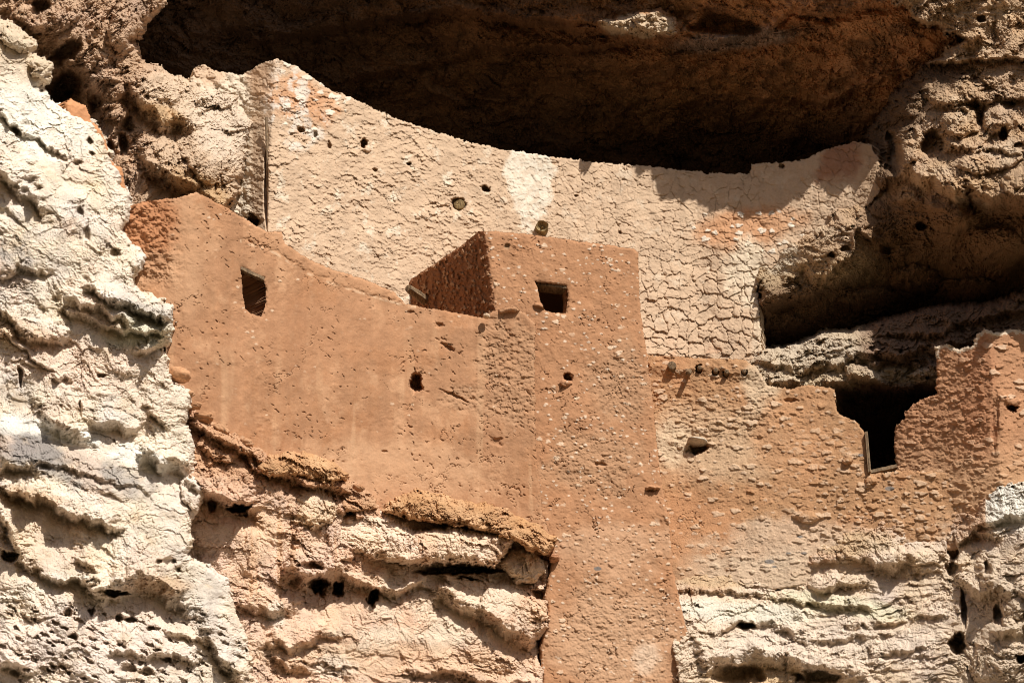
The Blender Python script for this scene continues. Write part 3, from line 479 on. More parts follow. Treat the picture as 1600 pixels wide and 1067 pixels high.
def plank(name, parent, q, depth, thick, mat, props=None, seed=1):
    """four pixel corners on the wall face (px,py,Y) -> worn board of real thickness"""
    P = [point(*c)[...].astype(float) for c in q]; rs = np.random.RandomState(seed); V = []; Fc = []; n = 12
    for k in range(n+1):
        t = k/n; a = P[0]*(1-t)+P[1]*t; b = P[3]*(1-t)+P[2]*t; j = rs.normal(0, thick*.07, (4, 3))
        back = np.array([0, depth, 0])
        V += [a+j[0], b+j[1], b+back+j[2], a+back+j[3]]
    for k in range(n):
        for j in range(4): Fc.append((4*k+j, 4*k+(j+1) % 4, 4*k+4+(j+1) % 4, 4*k+4+j))
    Fc.append((0, 3, 2, 1)); Fc.append((4*n, 4*n+1, 4*n+2, 4*n+3)); return mkmesh(name, np.array(V), Fc, mat, parent, None, props, smooth=False)
def slab(name, parent, pts, thick, mat=M_MUD, tint=(.42, .25, .14)):
    """level earth roof / floor deck: world xyz outline, extruded downwards"""
    P = np.array(pts, float); n = len(P); Q = P.copy(); Q[:, 2] -= thick; V = np.concatenate([P, Q]); Fc = [tuple(range(n)), tuple(range(2*n-1, n-1, -1))]
    for j in range(n): Fc.append((j, n+j, n+(j+1) % n, (j+1) % n))
    return mkmesh(name, V, Fc, mat, parent, np.tile(tint, (len(V), 1)), None, smooth=False)
# ---- tall curved cream wall under the alcove roof
ZU = 33.8
plU = planfn([(296, 100), (345, 108), (385, 114), (430, 93), (462, 110), (500, 130), (550, 158), (600, 178), (680, 205), (780, 231), (880, 246), (980, 257), (1090, 268), (1170, 262), (1250, 251), (1335, 232), (1400, 205)], ZU)
def mudcol(px, py, u, v, base, seed, var=.07):
    C = col3(base, px.shape); C = C*(1+var*fbm(u*1.2, v*1.2, 5, seed, gain=.6)+var*.7*fbm(u*6, v*6, 3, seed+1)+var*.8*fbm(u*5, v*.5, 4, seed+2))[..., None]; return C
def dU(px, py, u, v, sd):
    p = .07*fbm(u*1.1, v*1.1, 4, 500)+.02*fbm(u*6, v*6, 4, 501, gain=.65)+.006*fbm(u*25, v*25, 3, 502)
    chip = 1-sm(640, 800, px+(py-200)*-.6)           # rougher, flaking left half
    c1, h, dx, dy = cracks(u+.35*fbm(u*.55, v*.55, 3, 508), v+.35*fbm(u*.55+7, v*.55, 3, 509), 3.9, 510, .08, .11); c1 = c1*(.5+.5*sm(-.35, .1, fbm(u*3, v*3, 4, 514))); c2, h2_, dx2, dy2 = cracks(u*1.0, v*1.5, 6.5, 520, .10)
    low = sm(330, 520, py)*sm(985, 1010, px); vis = sm(-.55, .1, fbm(u*1.4, v*1.4, 3, 515)+.5*low)
    wb = np.clip(blob(px, py, 832, 275, 36, 75, 3, warp=.55, soft=.12)+blob(px, py, 803, 262, 20, 26, 4, warp=.6, soft=.12), 0, 1)*(.55+.45*sm(-.3, .2, fbm(u*7, v*7, 4, 7, gain=.7)))
    p = p-(.036+.018*low)*c1*(1-chip)*vis*(1-wb)-.028*c2*(.35+.3*chip)*(1-wb)*sm(-.4, .2, fbm(u*2, v*2, 3, 516))
    p = p+(r01(mixh(h, 2))-.5)*.012+.05*low*(dy*.6)
    wv_ = fbm(u*4, v*4, 5, 531, gain=.75)*.5; f = facets(u*4.2+wv_, v*6+u*-1.5+wv_, 530, bias=.9, cr=.1); f2 = facets(u*9+wv_*2, v*12-u*3-wv_*2, 532, bias=1., cr=.1)
    p = p+chip*(.5+.9*sm(-.3, .4, fbm(u*1.8, v*1.8, 3, 533)))*(.013*f+.016*f2+.013*fbm(u*13, v*16, 4, 534, gain=.75))+(1-chip)*.008*f2
    m1, b1, hh = stones(u, v, 6, .25, 540); up = blob(px, py, 470, 150, 75, 55, 5, rot=20); p = p+.03*b1*np.clip(up+blob(px, py, 1160, 360, 80, 40, 7)+.25*chip, 0, 1)
    left = 1-sm(386, 398, px); m2, b2, h22 = stones(u, v, 4.6, .9, 545, 1.3); p = p+left*(.07*b2+.05*fbm(u*5, v*5, 4, 546))
    for h_ in ((568, 224, 6, 9, .5), (639, 256, 4, 3, .3), (758, 295, 7, 5, .45), (717, 319, 11, 12, .28), (470, 203, 9, 4, .25), (515, 228, 4, 6, .15), (585, 266, 4, 4, .15), (969, 364, 3, 3, .15), (900, 306, 3, 2, .12), (492, 210, 3, 8, .15), (1221, 260, 6, 4, .3), (416, 270, 3, 88, .3), (396, 346, 11, 11, .9)):
        p = p+hole(px, py, *h_, seed=int(h_[0]))
    p = p+lump(px, py, 575, 232, 8, 7, .08, seed=5)
    C = mudcol(px, py, u, v, CREAM, 550); n = fbm(u*3, v*3, 5, 555, gain=.65)
    C = blend(C, (.70, .60, .47), .75*sm(.15, .5, n)*(.4+.6*chip)); C = blend(C, (.71, .635, .52), .9*wb)
    C = blend(C, (.52, .275, .145), .85*blob(px, py, 470, 155, 50, 32, 6, rot=35, warp=.9)); C = blend(C, (.66, .60, .53), .75*blob(px, py, 455, 165, 40, 65, 9, rot=-20, warp=.8)*sm(-.1, .15, n))
    C = blend(C, (.54, .29, .155), .9*blob(px, py, 1170, 355, 80, 28, 7, rot=-10, warp=.45)); C = blend(C, (.53, .28, .15), .5*blob(px, py, 1140, 370, 50, 25, 17, warp=.8)); C = blend(C, (.70, .61, .5), .9*m1*(blob(px, py, 1170, 360, 90, 40, 7)+up > .5))
    C = blend(C, (.70, .58, .43), .8*blob(px, py, 1165, 420, 30, 45, 11, warp=.9)+.5*blob(px, py, 1190, 530, 14, 60, 12)); C = blend(C, (.34, .17, .10), .9*blob(px, py, 1318, 250, 42, 26, 13, rot=-20, warp=.7)); C = blend(C, (.40, .27, .17), .8*sm(1325, 1360, px+25*fbm(u*3, v*3, 4, 14)))  # dark reddish patch at the top right end is shadow painted in colour
    C = blend(C, (.42, .30, .2), .6*((px > 372) & (px < 412)).astype(f32)); C = blend(C, (.66, .56, .44), .8*left); C = blend(C, (.53, .33, .2), .6*left*blob(px, py, 325, 115, 25, 20, 14)+.55*blob(px, py, 405, 130, 20, 25, 15))
    C = blend(C, (.53, .28, .15), .5*sm(500, 560, py)*sm(.1, .4, n)); return p, C
PU = [(297, 135), (302, 106), (318, 100), (340, 111), (358, 113), (378, 118), (400, 102), (430, 92), (461, 102), (498, 127), (518, 141), (548, 151), (596, 175), (636, 190), (680, 205), (737, 222), (778, 232), (850, 242), (867, 245), (935, 253), (1002, 258), (1080, 266), (1104, 270), (1171, 271), (1174, 256), (1250, 251), (1291, 233), (1335, 221), (1362, 226), (1374, 250), (1378, 300), (1345, 333), (1290, 360), (1240, 400), (1194, 428), (1184, 452), (1188, 500), (1191, 545), (1196, 600), (1190, 640), (900, 640), (640, 560), (430, 440), (300, 420)]
upw = layer('upper_wall', PU, plandepth(plU, .0028, 260), dU, M_MUD, 1.0, 'wall', w=4, R=.05, jit=3.2, jscale=10, rim=.5, plan=plU,
   props=dict(label='tall curved cream mud-plaster wall with cracked surface under the dark alcove roof', category='wall', kind='thing'))
def Yw(pl, px, py, lean=0, py0=0):
    a, dy, dz = dirs(px, py); return float(pl(a/dy))-lean*(py-py0)
def face(pl, px, py, off=0, lean=0, py0=0): return point(px, py, Yw(pl, px, py, lean, py0)+off).astype(float)
q = face(plU, 718, 320, .1, .0028, 260); log('beam_end', upw, q+[0, .3, 0], q+[-.01, -.06, -.02], .125, mat=M_LOG, seed=3, props=dict(label='round log end sunk in its hole in the cream wall'))
q = face(plU, 847, 358, 0, .0028, 260); log('beam_end', upw, q+[0, .4, 0], q+[0, -.18, -.03], .145, mat=M_LOG, seed=4, hollow=True, props=dict(label='round hollowed log end just above the square tower'))
a_ = face(plU, 416, 184, .02); b_ = face(plU, 421, 368, .02); log('pole', upw, b_, a_, .035, .03, M_WOOD, seed=5, rings=16, props=dict(label='thin upright wooden pole set in the corner'))
plank('lintel', upw, [(370, 333, 50.9), (409, 326, 50.5), (409, 331, 50.5), (370, 339, 50.9)], .5, .05, M_WOOD, seed=7)
# ---- curved terracotta wall
ZL = 27.5
plL = planfn([(190, 292), (300, 305), (355, 326), (420, 356), (450, 371), (497, 405), (540, 427), (600, 455), (640, 471), (700, 485), (760, 494), (850, 500), (900, 503)], ZL)
def mott(u, v, seed): return sm(.0, .35, fbm(u*1.6, v*1.6, 5, seed, gain=.6))
def dL(px, py, u, v, sd):
    rub = np.clip(blob(px, py, 800, 580, 55, 75, 21, warp=.6)+blob(px, py, 720, 625, 35, 22, 22, warp=.6)+.8*(1-sm(235, 265, px+fbm(u*2, v*2, 3, 4)*30)), 0, 1)
    p = .05*fbm(u*.8, v*.8, 4, 600)+.012*fbm(u*5, v*5, 4, 601)+.003*fbm(u*25, v*25, 3, 602)
    c1, h, dx, dy = cracks(u, v, 1.5, 610, .03, .3); gate = sm(.1, .35, fbm(u*1.2+5, v*1.2, 3, 615)+.2*sm(600, 720, px)); p = p-.035*c1*gate
    # short ticks and dents left by fallen chips
    f1, f2, hh, dx, dy = vor(u*5.5, v*7-u*2, 620); on = (r01(mixh(hh, 2)) < .55)*sm(-.1, .25, fbm(u*.8, v*.8, 4, 622)); tl = (r01b(mixh(hh, 2))-.25)*1.8; ln_ = .08+.3*r01(mixh(hh, 4))**2; wg = fbm(u*9, v*9, 3, 623, gain=.7)*.35; tick = on*(1-sm(.4, 1, np.abs(dy-dx*tl+wg)/.075))*(1-sm(.6, 1, np.abs(dx)/ln_)); p = p-.038*tick
    f1, f2, hh2, dx, dy = vor(u*3.2+7, v*4.2, 625); on = (r01(mixh(hh2, 2)) < .12); p = p-.02*on*(1-sm(.03, .16*r01(mixh(hh2, 5))+.04, f1+.1*fbm(u*14, v*14, 3, 626)))
    m1, b1, hs = stones(u, v, 13, .07, 640); gp = sm(.05, .4, fbm(u*1.3+3, v*1.3, 4, 641)); m1 = m1*np.clip(gp+.1, 0, 1); b1 = b1*np.clip(gp+.1, 0, 1); p = p+.012*fbm(u*9, v*9, 4, 642, gain=.7)*(.4+gp); edge = 1-sm(10, 40, np.abs(py-np.interp(px, [375, 430, 475, 520, 580, 640, 770], [380, 405, 432, 452, 470, 488, 515]))); p = p+.025*b1*np.clip(.3+edge+rub, 0, 1)
    p = p+rub*(.010*facets(u*6, v*8, 650, .8)+.035*billow(u*4, v*5, 5, 652, .7)+.016*fbm(u*16, v*16, 3, 651))-.02*rub
    p = p+ledge(px, py, [(372, 372), (430, 394), (475, 422), (520, 440), (580, 460), (640, 477), (760, 496)], -.035, 3, 24, wob=3)
    for h_ in ((650, 597, 9, 18, .6), (712, 620, 24, 3, .08, 25), (702, 543, 12, 4, .08, 25), (686, 508, 8, 4, .08), (775, 690, 10, 9, .05), (600, 705, 5, 2, .05), (640, 487, 8, 3, .05)):
        p = p+hole(px, py, *h_, seed=int(h_[0]))
    p = p+lump(px, py, 645, 592, 10, 7, .0)+lump(px, py, 800, 478, 24, 10, .12, rot=-10, seed=5)+(1-sm(240, 300, px))*(1-sm(420, 470, py))*(.14*billow(u*2.2, v*2.6, 5, 655, .62)+.03*fbm(u*12, v*12, 4, 656))
    C = mudcol(px, py, u, v, TERRA, 660, .09); C = blend(C, (.42, .20, .095), .5*sm(.0, .45, fbm(u*.9, v*.9, 6, 661, gain=.65))); C = blend(C, (.56, .33, .19), .45*sm(.1, .4, fbm(u*2.1, v*1.4, 6, 662, gain=.65))); st = fbm(px/16, py/330, 4, 665, gain=.6); C = C*(1+.09*st)[..., None]; sk_ = sm(.15, .5, fbm(px/9+3*fbm(px/60, py/60, 3, 3), py/420, 4, 669, gain=.6))*sm(340, 420, py); C = blend(C, (.36, .175, .085), .35*sk_)
    C = blend(C, (.58, .36, .21), .45*sm(.1, .6, fbm(px/20, py/220, 4, 668))*sm(330, 700, py)); C = blend(C, (.60, .37, .22), .5*blob(px, py, 600, 740, 160, 50, 41)+.35*blob(px, py, 290, 400, 30, 90, 42))
    C = blend(C, (.46, .24, .13), .5*blob(px, py, 470, 520, 140, 60, 43)); C = blend(C, (.44, .26, .15), .6*rub); C = blend(C, (.42, .185, .085), .8*blob(px, py, 232, 350, 45, 45, 44))
    C = blend(C, (.68, .50, .35), .8*m1*(r01(hs) > .35)); ln = np.interp(px, [372, 430, 475, 520, 580, 640], [374, 394, 424, 442, 461, 478]); C = blend(C, (.66, .47, .31), .6*(1-sm(1, 4, np.abs(py-ln-1)))*(px > 375)*(px < 650)*sm(-.2, .2, fbm(u*6, v*6, 3, 9)))
    C = blend(C, (.56, .31, .17), .5*(py < ln)*(px > 380)); return p, C
PL = [(192, 345), (196, 322), (240, 312), (280, 308), (308, 300), (330, 311), (355, 324), (399, 351), (416, 361), (441, 362), (446, 381), (473, 398), (497, 411), (521, 421), (568, 435), (615, 455), (634, 474), (684, 483), (758, 496), (764, 488), (785, 480), (806, 477), (822, 490), (838, 505), (836, 560), (838, 700), (848, 800), (864, 850), (860, 870), (700, 850), (540, 830), (380, 780), (300, 740), (230, 640), (180, 480)]
WL = [(377, 418), (411, 436), (415, 452), (414, 478), (408, 494), (392, 489), (384, 482), (380, 462)]
low = layer('lower_wall', PL, plandepth(plL, .0005, 480), dL, M_MUD, 1.05, 'wall', w=5, R=.05, jit=2., rim=.75, plan=plL, holes=[(WL, 1.2)],
   props=dict(label='broad curved terracotta mud wall with one window high on its left', category='wall', kind='thing'))
for k in range(3): plank('lintel', low, [(377+k*3, 416+k*1.5, Yw(plL, 378, 418)+.02+k*.15), (413+k*3, 433+k*1.5, Yw(plL, 412, 434)+.02+k*.15), (413+k*3, 438+k*1.5, Yw(plL, 412, 434)+.02+k*.15), (377+k*3, 421+k*1.5, Yw(plL, 378, 418)+.02+k*.15)], .12, .05, M_WOOD, seed=20+k)
pt = [point(p_[0], p_[1], Yw(plL, p_[0], p_[1])+.2) for p_ in PL[4:19]]; zt = min(float(q_[2]) for q_ in pt)-.15
bk = [[float(q_[0])-.5, 53.8, zt] for q_ in pt[::-1]]; slab('roof', low, [[float(q_[0]), float(q_[1]), zt] for q_ in pt]+bk, .25)  # unseen roof deck, added so the window interior stays dark
log('peg', low, face(plL, 649, 549, .1), face(plL, 677, 557, -.02), .035, .02, M_WOOD, seed=31, props=dict(label='flat splinter of wood pressed into the plaster'))
# ---- square tower and the buttress below it
plT = planfn([(628, 446, 52.4), (700, 400, 51.1), (757, 362, 50.0), (800, 365, 50.1), (850, 368, 50.2), (998, 390, 50.6), (1100, 400, 50.9)])
def skewdepth(px, py):
    k = np.clip((1-(px-640)/120), 0, 1)*0+np.where(px < 790, .12, .12); sk = np.clip(py, 300, 520); a, dy, dz = dirs(px-.12*(sk-365)*(1-sm(780, 860, px)), py); return plT(a/dy)-.0009*(py-400)
def dT(px, py, u, v, sd):
    p = .05*fbm(u*.9, v*.9, 4, 700)+.014*fbm(u*5, v*5, 4, 701)+.004*fbm(u*25, v*25, 3, 702)
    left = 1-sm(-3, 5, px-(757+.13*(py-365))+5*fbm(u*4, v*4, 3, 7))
    dirt = np.clip(blob(px, py, 970, 600, 50, 60, 23, warp=.7)+blob(px, py, 930, 720, 70, 50, 24, warp=.7)+.8*blob(px, py, 960, 990, 90, 90, 25, warp=.5)+.5*blob(px, py, 760, 520, 40, 30, 26), 0, 1)
    m1, b1, hs = stones(u, v, 8, .22, 710); m2, b2, hs2 = stones(u, v, 15, .22, 712); dens = .35+.65*sm(780, 900, py); sp = sm(-.3, .2, fbm(u*1.2, v*1.2, 3, 713))
    p = p+.032*b1*dens*sp+.018*b2*(.4+.6*sp); c1, h, dx, dy = cracks(u, v, 2.0, 720, .035, .3); p = p-.045*c1*sm(.0, .3, fbm(u*1.4+9, v*1.4, 3, 725))
    p = p+dirt*(.007*facets(u*6, v*8, 730, .8)+.03*billow(u*4, v*5, 5, 732, .7)+.014*fbm(u*18, v*18, 3, 731))-.012*dirt
    f1, f2, hh, dx, dy = vor(u*6, v*8-u*2, 740); on = (r01(mixh(hh, 2)) < .35)*(.3+.7*sp); tl = (r01b(mixh(hh, 2))-.25)*1.8; ln_ = .08+.3*r01(mixh(hh, 4))**2; wg = fbm(u*9, v*9, 3, 743, gain=.7)*.35; p = p-.028*on*(1-sm(.4, 1, np.abs(dy-dx*tl+wg)/.06))*(1-sm(.6, 1, np.abs(dx)/ln_)); p = p+.010*fbm(u*10, v*10, 4, 744, gain=.7)
    # rough masonry on the raking left face
    m3, b3, h3 = stones(u+.03*fbm(u*12, v*12, 3, 749), v, 13, .5, 750, .6, .5); p = p+left*(.07*b3+.09*fbm(u*10, v*6, 5, 751, gain=.75)-.03)
    for h_ in ((886, 589, 8, 6, .4), (792, 385, 5, 5, .06), (1018, 765, 9, 4, .1), (938, 725, 10, 4, .06)): p = p+hole(px, py, *h_, seed=int(h_[0]))
    p = p+lump(px, py, 884, 598, 10, 6, .10, seed=4)+lump(px, py, 1020, 762, 12, 4, .12, seed=6)
    p = p+ledge(px, py, [(1040, 805), (1060, 830), (1100, 850)], .08, 20, 8)+lump(px, py, 855, 478, 18, 7, .1, seed=3)
    C = mudcol(px, py, u, v, (.415, .215, .113), 760, .10); C = blend(C, (.41, .20, .10), .5*sm(.0, .45, fbm(u*1.1, v*1.1, 6, 761, gain=.65))); C = blend(C, (.42, .25, .145), .65*dirt); C = blend(C, (.26, .11, .05), .85*left); C = blend(C, (.48, .28, .16), .8*left*m3*(r01(h3) > .4)); C = blend(C, (.69, .52, .37), .85*m1*(r01(hs) > .62)*sp*(1-left)); C = blend(C, (.70, .56, .43), .8*m2*(r01(hs2) > .6)*(1-left))  # left face: shade painted dark, stones caught by grazing sun painted lighter
    C = blend(C, (.60, .39, .25), .45*blob(px, py, 960, 860, 90, 40, 45)+.4*blob(px, py, 960, 1000, 100, 80, 46)); C = blend(C, (.66, .5, .37), .6*blob(px, py, 1008, 1028, 20, 22, 47)); C = blend(C, (.16, .15, .14), .9*(np.hypot((px-934)/6, (py-888)/3) < 1))
    C = blend(C, (.30, .19, .11), .8*(np.hypot((px-792)/5, (py-385)/5) < 1)+.0*px); return p, C
PT = [(630, 480), (634, 460), (641, 436), (690, 403), (722, 382), (744, 363), (765, 360), (812, 364), (860, 370), (905, 376), (950, 382), (990, 388), (998, 394), (1000, 470), (1008, 530), (1018, 600), (1028, 700), (1036, 760), (1046, 820), (1054, 900), (1068, 960), (1082, 1020), (1092, 1067), (1100, 1260), (840, 1260), (846, 1067), (843, 1010), (856, 960), (850, 930), (862, 880), (855, 830), (820, 780), (800, 600), (760, 540), (640, 520)]
WT = [(837, 441), (884, 447), (887, 462), (884, 489), (862, 488), (852, 484), (845, 471), (841, 452)]
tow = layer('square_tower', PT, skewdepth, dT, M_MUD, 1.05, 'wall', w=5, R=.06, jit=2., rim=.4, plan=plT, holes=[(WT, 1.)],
   props=dict(label='square terracotta mud tower with small dark window, running down as a buttress', category='tower', kind='thing'))
zt = float(point(990, 390, 50.6)[2])-.25; zq = float(point(765, 362, 50.0)[2])-.25
slab('roof', tow, [[-.4, 50.4, zq], [2.45, 51., zt], [2.4, 54.6, zt], [-2., 53.2, zq], [-1.9, 52.6, zq]], .2)  # unseen deck added over the tower room to keep its window dark
slab('floor', tow, [[-.2, 50.6, 26.2], [2.6, 51.1, 26.2], [2.6, 54.4, 26.2], [-1.8, 53, 26.2]], .2)
V = []; xr = 2.5
V = np.array([[xr, 50.95, 20], [xr, 54.8, 20], [xr, 54.8, zt], [xr, 50.95, zt], [xr-.3, 50.95, 20], [xr-.3, 54.8, 20], [xr-.3, 54.8, zt], [xr-.3, 50.95, zt]])
mkmesh('side_wall', V, [(0, 1, 2, 3), (4, 7, 6, 5), (0, 3, 7, 4), (1, 5, 6, 2), (3, 2, 6, 7), (0, 4, 5, 1)], M_MUD, tow, np.tile([.5, .26, .13], (8, 1)), None, False)
yw = Yw(plT, 860, 440)
plank('lintel', tow, [(838, 440.5, yw+.03), (885, 446.5, yw+.06), (885, 450.5, yw+.06), (838, 444.5, yw+.03)], .3, .05, M_WOOD, seed=9)

q = point(647, 458, 51.6).astype(float); log('beam_end', tow, q+[.3, .45, 0], q+[-.12, -.25, -.02], .1, .08, M_WOOD, seed=12, props=dict(label='broken log stub low on the raking side'))
# ---- rubble wall with the doorway
plD = planfn([(1000, 600, 52.5), (1020, 600, 52.45), (1100, 600, 52.35), (1200, 600, 52.2), (1300, 640, 52.05), (1350, 690, 52.0), (1400, 740, 51.9), (1550, 760, 51.5)])
def rubble(px, py, u, v, seed, dens=.75, amp=.06):
    p = .06*fbm(u*1.1, v*1.1, 4, seed)+.016*fbm(u*6, v*6, 4, seed+1)+.005*fbm(u*25, v*25, 3, seed+2)
    m1, b1, h1 = stones(u, v, 4.6, dens*.7, seed+10, 2.0, .36); m2, b2, h2_ = stones(u, v, 9, dens*.8, seed+12, 1.7, .38); m3, b3, h3 = stones(u, v, 14, .4, seed+14)
    return p+amp*b1+amp*.5*b2*(1-m1)+.015*b3, m1, h1, m2*(1-m1), h2_, m3
def dD2(px, py, u, v, sd):
    k = sm(600, 780, py)*sm(1180, 1300, px); mid = blob(px, py, 1110, 640, 100, 60, 31)
    p, m1, h1, m2, h2_, m3 = rubble(px, py, u, v, 800, .45, .045); q, n1, g1, n2, g2, n3 = rubble(px, py, u, v, 850, .75, .062); p = p*(1-k)+q*k
    pa = blob(px, py, 1080, 830, 75, 60, 32, warp=.3); p = p*(1-.6*pa); c1, h, dx, dy = cracks(u, v, 3., 860, .05, .3); p = p-.04*c1*pa*sm(-.1, .3, fbm(u*2, v*2, 3, 8))
    p = p+(.012*facets(u*6, v*11, 870, .9)+.035*billow(u*4, v*8, 5, 872, .7))*mid
    p = p+ledge(px, py, [(1040, 690), (1085, 700)], .04, 12, 8)+lump(px, py, 1262, 808, 22, 9, .13, seed=3)+lump(px, py, 1325, 718, 9, 8, .14, seed=4)+lump(px, py, 1360, 752, 10, 7, .12, seed=8)
    p = p+ledge(px, py, [(1016, 573), (1100, 572), (1180, 578)], .07, 10, 14)
    for h_ in ((1090, 702, 15, 7, .6), (1118, 582, 6, 5, .3), (1134, 585, 5, 6, .3), (1163, 583, 5, 5, .3), (1091, 578, 6, 8, .3), (1235, 626, 12, 4, .08), (1012, 572, 3, 6, .1)): p = p+hole(px, py, *h_, seed=int(h_[0]))
    C = mudcol(px, py, u, v, (.445, .25, .13), 880, .1); C = blend(C, (.44, .22, .11), .5*sm(.0, .45, fbm(u*1.1, v*1.1, 6, 881, gain=.65))); C = blend(C, (.64, .47, .31), .55*blob(px, py, 1110, 690, 110, 60, 33)); C = blend(C, (.66, .52, .36), .7*blob(px, py, 1190, 600, 30, 40, 34)+.6*blob(px, py, 1050, 690, 30, 35, 35, warp=.6))
    C = blend(C, (.52, .28, .145), .7*blob(px, py, 1240, 690, 60, 80, 36)+.0*px); C = blend(C, (.53, .275, .14), .9*pa); C = blend(C, (.66, .48, .33), .75*np.clip(m1*(1-k)+n1*k*.8, 0, 1)*(r01(h1) > .3)); C = blend(C, (.66, .49, .35), .6*np.clip(m2*(1-k)+n2*k, 0, 1)*(r01(h2_) > .5))
    C = blend(C, (.65, .47, .33), .7*blob(px, py, 1240, 850, 100, 40, 37)); C = blend(C, (.60, .46, .33), .8*sm(815, 900, py+70*fbm(u*1.6, v*2.4, 6, 886, gain=.65))*sm(1030, 1120, px)); gs = ((1202, 877, 8), (1250, 838, 5), (1232, 864, 4), (1210, 885, 4), (1256, 864, 5), (1390, 763, 8), (1345, 711, 5)); 
    for x_, y_, r_ in gs: C = blend(C, (.22, .20, .185), .9*(1-sm(.8, 1.1, np.hypot((px-x_)/r_, (py-y_)/(r_*.45)))))
    return p, C
PD = [(990, 553), (1080, 558), (1160, 561), (1183, 572), (1200, 602), (1235, 606), (1262, 600), (1305, 606), (1308, 642), (1318, 650), (1338, 656), (1350, 672), (1356, 690), (1358, 738), (1380, 738), (1402, 733), (1440, 735), (1560, 740), (1560, 860), (1440, 860), (1340, 900), (1000, 960), (990, 700)]
dwl = layer('doorway_wall', PD, plandepth(plD, .0022, 600), dD2, M_RUB, 1.05, 'wall', w=5, R=.06, jit=3., rim=.45, plan=plD, jscale=9,
   props=dict(label='orange rubble and mud wall with row of beam stubs and a broken doorway', category='wall', kind='thing'))
def yd(px, py): return Yw(plD, px, py, .0022, 600)
for k, (x_, y_, ln, r_, dx_, dz_, lb) in enumerate(((1049, 575, .22, .10, .0, -.04, 'thick square-cut beam stub, leftmost in the row'), (1082, 566, .36, .055, -.13, -.42, 'longest thin beam, jutting far out of the wall'), (1093, 577, .10, .05, 0, 0, None), (1118, 581, .10, .055, 0, 0, None), (1135, 584, .12, .055, 0, 0, None), (1163, 582, .08, .05, 0, 0, 'short beam stub at the right end of the row'))):
    q = point(x_, y_, yd(x_, y_)).astype(float); log('beam_end', dwl, q+[0, .35, .02], q+[dx_, -ln, dz_], r_, r_*.92, M_WOOD, seed=40+k, props=dict(label=lb) if lb else None)
def cobble(name, cx, cy, Y, rx, ry, rd, rot, tint, mat, parent=None, props=None, seed=1, n=34, rough=.1):
    """closed stone, radii in metres"""
    V = []; Fc = []; th, ph = np.meshgrid(np.linspace(0, 2*np.pi, n, endpoint=False), np.linspace(0, np.pi, n//2+1)); d = np.stack([np.cos(th)*np.sin(ph), np.sin(th)*np.sin(ph), np.cos(ph)], -1)
    k = 1+rough*2.2*perlin(d[..., 0]*1.7+d[..., 2]*2.3+seed, d[..., 1]*1.9-d[..., 2]*1.1, seed)+rough*.8*fbm(d[..., 0]*5+d[..., 2]*3, d[..., 1]*5+d[..., 2]*4, 3, seed+2)
    q = np.sign(d)*np.abs(d)**.85*k[..., None]*np.array([rx, rd, ry]); c, s = math.cos(rot), math.sin(rot); x = q[..., 0]*c-q[..., 2]*s; z = q[..., 0]*s+q[..., 2]*c; q = np.stack([x, q[..., 1], z], -1)
    q[0] = q[0].mean(0); q[-1] = q[-1].mean(0); P = point(cx, cy, Y).astype(float); V = (q+P).reshape(-1, 3); m = n//2+1
    for i in range(m-1):
        for j in range(n): Fc.append((i*n+j, (i+1)*n+j, (i+1)*n+(j+1) % n, i*n+(j+1) % n))
    return mkmesh(name, V, Fc, mat, parent, np.tile(np.array(tint), (len(V), 1))*(1+.1*np.random.RandomState(seed).normal(0, 1, (len(V), 1))), props)
cobble('lintel_stone', 1089, 690, yd(1089, 690)-.02, .2, .055, .2, -.08, (.50, .42, .33), M_ROCK, dwl, dict(label='pale flat slab jutting over the small niche'), 5, rough=.05)
plank('door_jamb', dwl, [(1352, 674, 51.72), (1356, 674, 51.72), (1361, 736, 51.58), (1357, 737, 51.58)], .12, .04, M_WOOD, seed=50)
plank('threshold', dwl, [(1359, 734, 51.75), (1401, 725, 51.95), (1401, 730, 51.95), (1359, 739, 51.75)], .12, .04, M_WOOD, seed=51)
# ---- ruined wall on the right
plR = planfn([(1390, 700, 52.2), (1460, 600, 51.65), (1530, 560, 51.05), (1548, 560, 50.95), (1600, 540, 51.25), (1700, 540, 52.1)])
def dR(px, py, u, v, sd):
    p, m1, h1, m2, h2_, m3 = rubble(px, py, u, v, 900, .6, .06); rk = 1-sm(1535, 1550, px-(py-600)*-.0); f = facets(u*7, v*9, 910, .7); p = p+rk*.014*f+rk*.024*billow(u*6, v*6, 5, 915, .75)+rk*.008*facets(u*13, v*15, 912, .7)
    k = sm(660, 780, py); q, n1, g1, n2, g2, n3 = rubble(px, py, u, v, 950, .8, .07); p = p*(1-k)+q*k
    p = p+hole(px, py, 1582, 637, 10, 6, .5)+hole(px, py, 1555, 655, 7, 50, .1)+lump(px, py, 1582, 627, 12, 6, .08)
    C = mudcol(px, py, u, v, (.46, .24, .13), 960, .12); C = blend(C, (.41, .185, .095), .5*blob(px, py, 1530, 620, 26, 110, 51)); C = blend(C, (.64, .46, .32), .7*np.clip(m1*(1-k)+n1*k*.7, 0, 1)*(r01(h1) > .45)*(1-.7*rk*(1-k))); C = blend(C, (.70, .60, .46), .7*(sd < 7)*(py < 560)); C = blend(C, (.58, .38, .22), .5*k); return p, C
PR = [(1398, 760), (1400, 733), (1397, 700), (1398, 668), (1410, 656), (1414, 642), (1436, 624), (1462, 614), (1463, 590), (1460, 541), (1478, 536), (1498, 544), (1520, 538), (1524, 522), (1538, 513), (1560, 519), (1580, 513), (1612, 517), (1760, 505), (1760, 860), (1540, 850), (1398, 820)]
